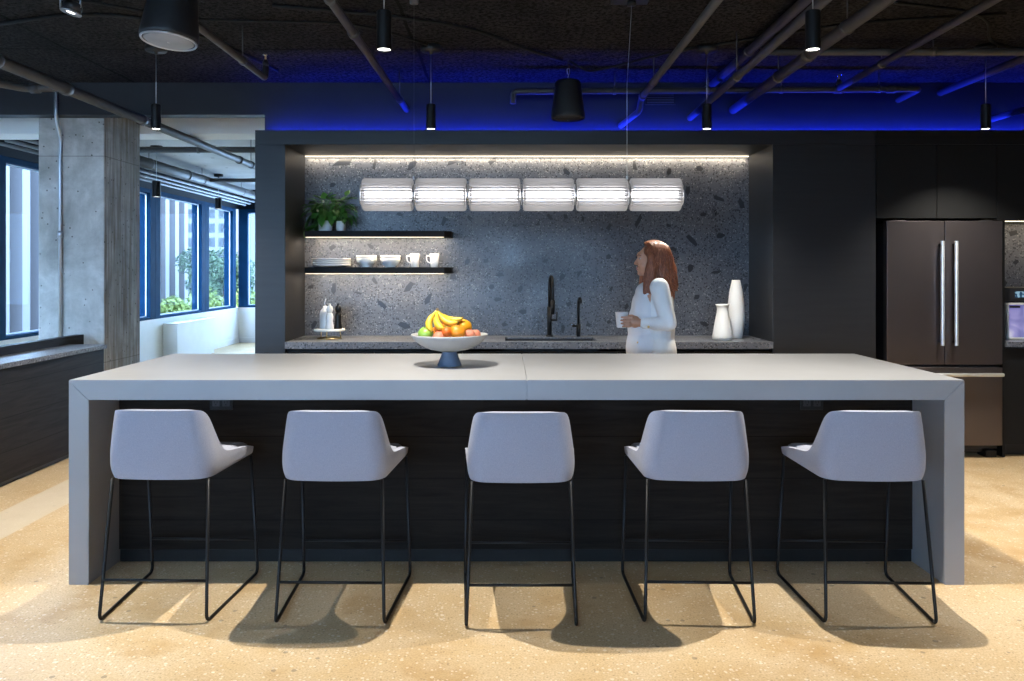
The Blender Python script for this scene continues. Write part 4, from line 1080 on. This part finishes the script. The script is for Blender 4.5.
# hair: crown volume plus many locks in one mesh
b = BM(); R = random.Random(8)
hb = BM()
E(hb, Hd(-.030, 0, .030), (.092, .088, .098)); E(hb, Hd(-.048, 0, -.05), (.070, .088, .12))
E(hb, Hd(.0, .042, .056), (.058, .040, .050)); E(hb, Hd(.0, -.042, .056), (.058, .040, .050))
for s in (1, -1):
    capsule(hb, Hd(.010, s * .078, .03), Hd(.004, s * .088, -.09), .028, .032); capsule(hb, Hd(.004, s * .088, -.09), P(.030, s * .110, 1.285), .032, .026)
for s in (1, -1):
    capsule(hb, Hd(.022, s * .076, -.02), Hd(.040, s * .078, -.11), .022, .025); capsule(hb, Hd(.040, s * .078, -.11), P(.066, s * .098, 1.275), .025, .018)
capsule(hb, Hd(-.08, 0, -.05), P(-.105, 0, 1.25), .065, .045); capsule(hb, Hd(-.06, .06, -.08), P(-.085, .08, 1.26), .045, .034); capsule(hb, Hd(-.06, -.06, -.08), P(-.085, -.08, 1.26), .045, .034)
hair = blob('hair', hb, M['hair'], t, .008, 5)
for i in range(170):
    a = R.uniform(-PI * .62, PI * .62)               # 0 = back of the head
    st_ = Vector((-.030 - .070 * math.cos(a), .084 * math.sin(a), R.uniform(.0, .105)))
    if st_.z > .07: st_.x *= .6; st_.y *= .65
    sx = 1 if st_.y > 0 else -1
    ln = R.uniform(.17, .27); pts = []; ph = R.uniform(0, 6); front = st_.x > -.02
    for k_ in range(9):
        u = k_ / 8; w = .009 * math.sin(ph + u * 9)
        f = st_.x + (-.040 * u if not front else .028 * u * u) + w; l = st_.y * (1 + .35 * u) + .006 * math.cos(ph + u * 8)
        if not front: f -= .03 * u
        pts.append(Hd(f, l, st_.z - u * ln * (1 - .1 * u)))
    tube(b, pts, 0, 6, radii=[.004 + .0075 * math.sin(PI * min(1, .15 + .85 * k_ / 8)) for k_ in range(9)])
for i in range(110):                                    # locks that fall from the parting, over the side, to the shoulder
    s = R.choice((1, -1)); f0 = R.uniform(-.095, .045); sc_ = math.sqrt(max(.12, 1 - ((f0 + .015) / .110) ** 2)); pts = []; ph = R.uniform(0, 6); dr = R.uniform(.10, .20); wv = R.uniform(.003, .008)
    for k_ in range(8):
        u = k_ / 7; a = u * 1.5
        pts.append((f0 - .030 * u, .004 + .088 * math.sin(a) * max(.72, sc_), .028 + .104 * math.cos(a) * sc_))
    f_, l_, z_ = pts[-1]
    for k_ in range(1, 8):
        u = k_ / 7; pts.append((f_ + (-.035 if f0 < -.01 else .018) * u + wv * math.sin(ph + 8 * u), l_ + .014 * u + wv * .7 * math.cos(ph + 7 * u), z_ - dr * u))
    n_ = len(pts); tube(b, [Hd(f, s * l, z) for f, l, z in pts], 0, 6, radii=[interp(q / (n_ - 1), [(0, .004), (.15, .0075), (.8, .0085), (.95, .006), (1, .002)]) for q in range(n_)])
mesh_obj('locks', b, M['hair'], hair, smooth=True)
# blouse, coat, trousers, shoes
b = BM()
E(b, P(.030, 0, 1.185), (.112, .148, .13)); E(b, P(.040, .055, 1.175), (.098, .066, .070)); E(b, P(.040, -.055, 1.175), (.098, .066, .070)); E(b, P(.042, 0, 1.05), (.128, .142, .20)); E(b, P(.040, 0, .90), (.140, .165, .20)); E(b, P(.030, 0, .78), (.138, .17, .14))
capsule(b, P(-.008, .09, 1.318), P(-.008, -.09, 1.318), .052); capsule(b, P(-.006, .0, 1.30), P(-.010, 0, 1.362), .070, .060); E(b, P(.028, 0, 1.275), (.088, .125, .075))
blob('blouse', b, M['blouse'], t, .010, 5)
b = BM()
E(b, P(-.022, 0, 1.19), (.118, .172, .155)); E(b, P(-.022, 0, 1.03), (.124, .164, .22)); E(b, P(-.022, 0, .86), (.136, .186, .22)); E(b, P(-.024, 0, .68), (.145, .195, .18))
capsule(b, P(-.018, .150, 1.312), P(-.018, -.150, 1.312), .058)
capsule(b, P(*SH), P(-.066, .205, 1.082), .064, .052); capsule(b, P(-.070, .205, 1.078), P(.085, .176, 1.080), .048, .037)
capsule(b, P(*SR), P(*ER), .064, .054); capsule(b, P(*ER), P(.068, -.206, .855), .052, .040)
for s in (1, -1):
    capsule(b, P(.020, s * .080, 1.325), P(.075, s * .085, 1.12), .034, .036); capsule(b, P(.075, s * .085, 1.12), P(.095, s * .110, .62), .036, .040)
coat = blob('coat', b, M['coat'], t, .010, 3)
for (f, l, u) in ((.066, .217, 1.060), (.118, .122, .95)):
    bb = BM(); E(bb, P(f, l, u), (.008, .008, .008)); mesh_obj('button', bb, M['brass'], coat, smooth=True)
b = BM()
for h_, k_, a_ in ((HLl, KLl, ALl), (HR, KR, AR)): capsule(b, P(*h_), P(*k_), .100, .078); capsule(b, P(*k_), P(*Vector(a_).lerp(Vector(k_), .08)), .076, .070)
E(b, P(-.012, 0, .87), (.125, .166, .12)); blob('trousers', b, M['trouser'], t, .011, 4)
for pts in (((.15, .085, .050), (.295, .088, .036)), ((-.245, -.085, .095), (-.12, -.087, .040))):
    b = BM(); capsule(b, P(*pts[0]), P(*pts[1]), .043, .033); E(b, P(*[(q + w) / 2 for q, w in zip(*pts)]) - Vector((0, 0, .008)), (.09, .037, .026)); blob('shoe', b, M['shoe'], t, .009, 3)
t.scale = (.985, .985, .982)
# her cup
t = thing('paper_cup', 'white cup in the hand of the walking woman', 'cup', (X0 - CUP[0], Y0 - CUP[1], 1.030))
plathe('cup_wall', [(0, 0), (.034, 0), (.036, .003), (.0465, .108), (.0485, .110), (.0475, .113), (.0445, .110), (.034, .006), (0, .005)], M['cup'], t, 36)
plathe('coffee', [(0, .090), (.0425, .090), (0, .0905)], M['stem'], t, 24)
t.scale = (.88, .88, .88)

# ------------------------------------------------------------------ outside
b = BM(); box(b, (-260, -120, -4.3), (XL - .6, 260, -4.0)); o = struct('ground', b, M['lawn'])
t = thing('office_tower', 'glass office tower with tall white vertical fins outside', 'building', (-28, 58, -4))
pbox('glass_block', (-14, -80, 0), (0, 13, 17), M['bglass'], t)
b = BM()
for k_ in range(4): box(b, (.0, -80, 2.2 + k_ * 3.6), (.06, 13, 3.0 + k_ * 3.6))
mesh_obj('floor_bands', b, M['bglass2'], t)
for k_ in range(48): pbox('facade_fin', (.0, -80 + k_ * 1.95, 0), (.75, -79.25 + k_ * 1.95, 17), M['fin'], t)
t = thing('apartment_block', 'pale office block with a grid of square windows in the distance', 'building', (-62, 178, -4))
pbox('walls', (-40, 0, 0), (34, 20, 40), M['facade'], t)
for r_ in range(11):
    for c_ in range(24):
        if c_ < 9 : continue
        x = -40 + 2.4 + c_ * 2.2; pbox('window', (x, -.08, 1.2 + r_ * 3.1), (x + 1.3, .02, 3.1 + r_ * 3.1), M['bglass2'], t) if r_ < 9 and c_ < 20 else None
def tree(label, loc, h, r, mat, seed, n_=2600):
    t = thing('garden_tree', label, 'tree', loc, 0, 'trees outside the windows'); R = random.Random(seed)
    ptube('trunk', [(0, 0, 0), (.1, 0, h * .3), (.05, .1, h * .6)], .16, M['bark'], t, 8, r2=.07)
    b = BM(); cl = [(Vector((R.uniform(-1, 1) * r * .6, R.uniform(-1, 1) * r * .6, h * .45 + R.uniform(-.2, 1) * h * .34)), r * R.uniform(.35, .55)) for _ in range(12)]
    for _ in range(n_):
        c, rr = R.choice(cl); d = Vector((R.gauss(0, 1), R.gauss(0, 1), R.gauss(0, 1))).normalized() * rr * R.uniform(.6, 1); p = c + d
        u = Vector((R.uniform(-1, 1), R.uniform(-1, 1), R.uniform(-1, 1))).normalized() * .16; v = u.orthogonal().normalized() * .09
        b.faces.new([b.verts.new(q) for q in (p - u, p + v, p + u, p - v)])
    mesh_obj('crown', b, mat, t, recalc=False)['kind'] = 'stuff'
tree('dark green tree in front of the window grid block', (-23.5, 66, -4), 8.2, 2.6, M['tree1'], 1)
tree('round dark tree seen through the window near the corner', (-21.0, 61, -4), 7.6, 2.4, M['tree1'], 2)
tree('low yellow-green tree beside the white-finned tower', (-19.6, 50, -4), 4.0, 1.6, M['tree2'], 3)
tree('low bright green bush tree near the far corner window', (-15.8, 46, -4), 4.6, 2.0, M['tree2'], 4)
tree('dark tree at the foot of the finned tower', (-20.5, 40, -4), 3.4, 1.3, M['tree1'], 5)

# ------------------------------------------------------------------ sky, sun, camera
w = bpy.data.worlds.new('sky'); scene.world = w; w.use_nodes = True
bg = w.node_tree.nodes['Background']; bg.inputs[0].default_value = (.50, .71, 1, 1); bg.inputs[1].default_value = WORLD
sun = lamp('sun', 'SUN', (30, 0, 40), SUN, (1, .95, .87)); sun.data.angle = .01
sun.rotation_euler = Vector((-.62, .45, -.75)).to_track_quat('-Z', 'Y').to_euler()

cam = bpy.data.cameras.new('camera'); co = bpy.data.objects.new('camera', cam); COL.objects.link(co)
co.location = (0, 0, EYE); co.rotation_euler = (PI / 2, 0, 0)
cam.sensor_width = 36; cam.lens = F / 1024 * 36
cam.shift_x = (512 - CX) / 1024; cam.shift_y = (HY - 340.5) / 1024
cam.clip_start = .05; cam.clip_end = 600
scene.camera = co
vs = scene.view_settings
vs.view_transform = 'Standard'; vs.look = 'None'; vs.gamma = 1; vs.use_curve_mapping = False; vs.exposure = .2
scene.cycles.max_bounces = 10; scene.cycles.transmission_bounces = 10; scene.cycles.transparent_max_bounces = 12
scene.cycles.sample_clamp_indirect = 6; scene.cycles.caustics_refractive = False; scene.cycles.caustics_reflective = False
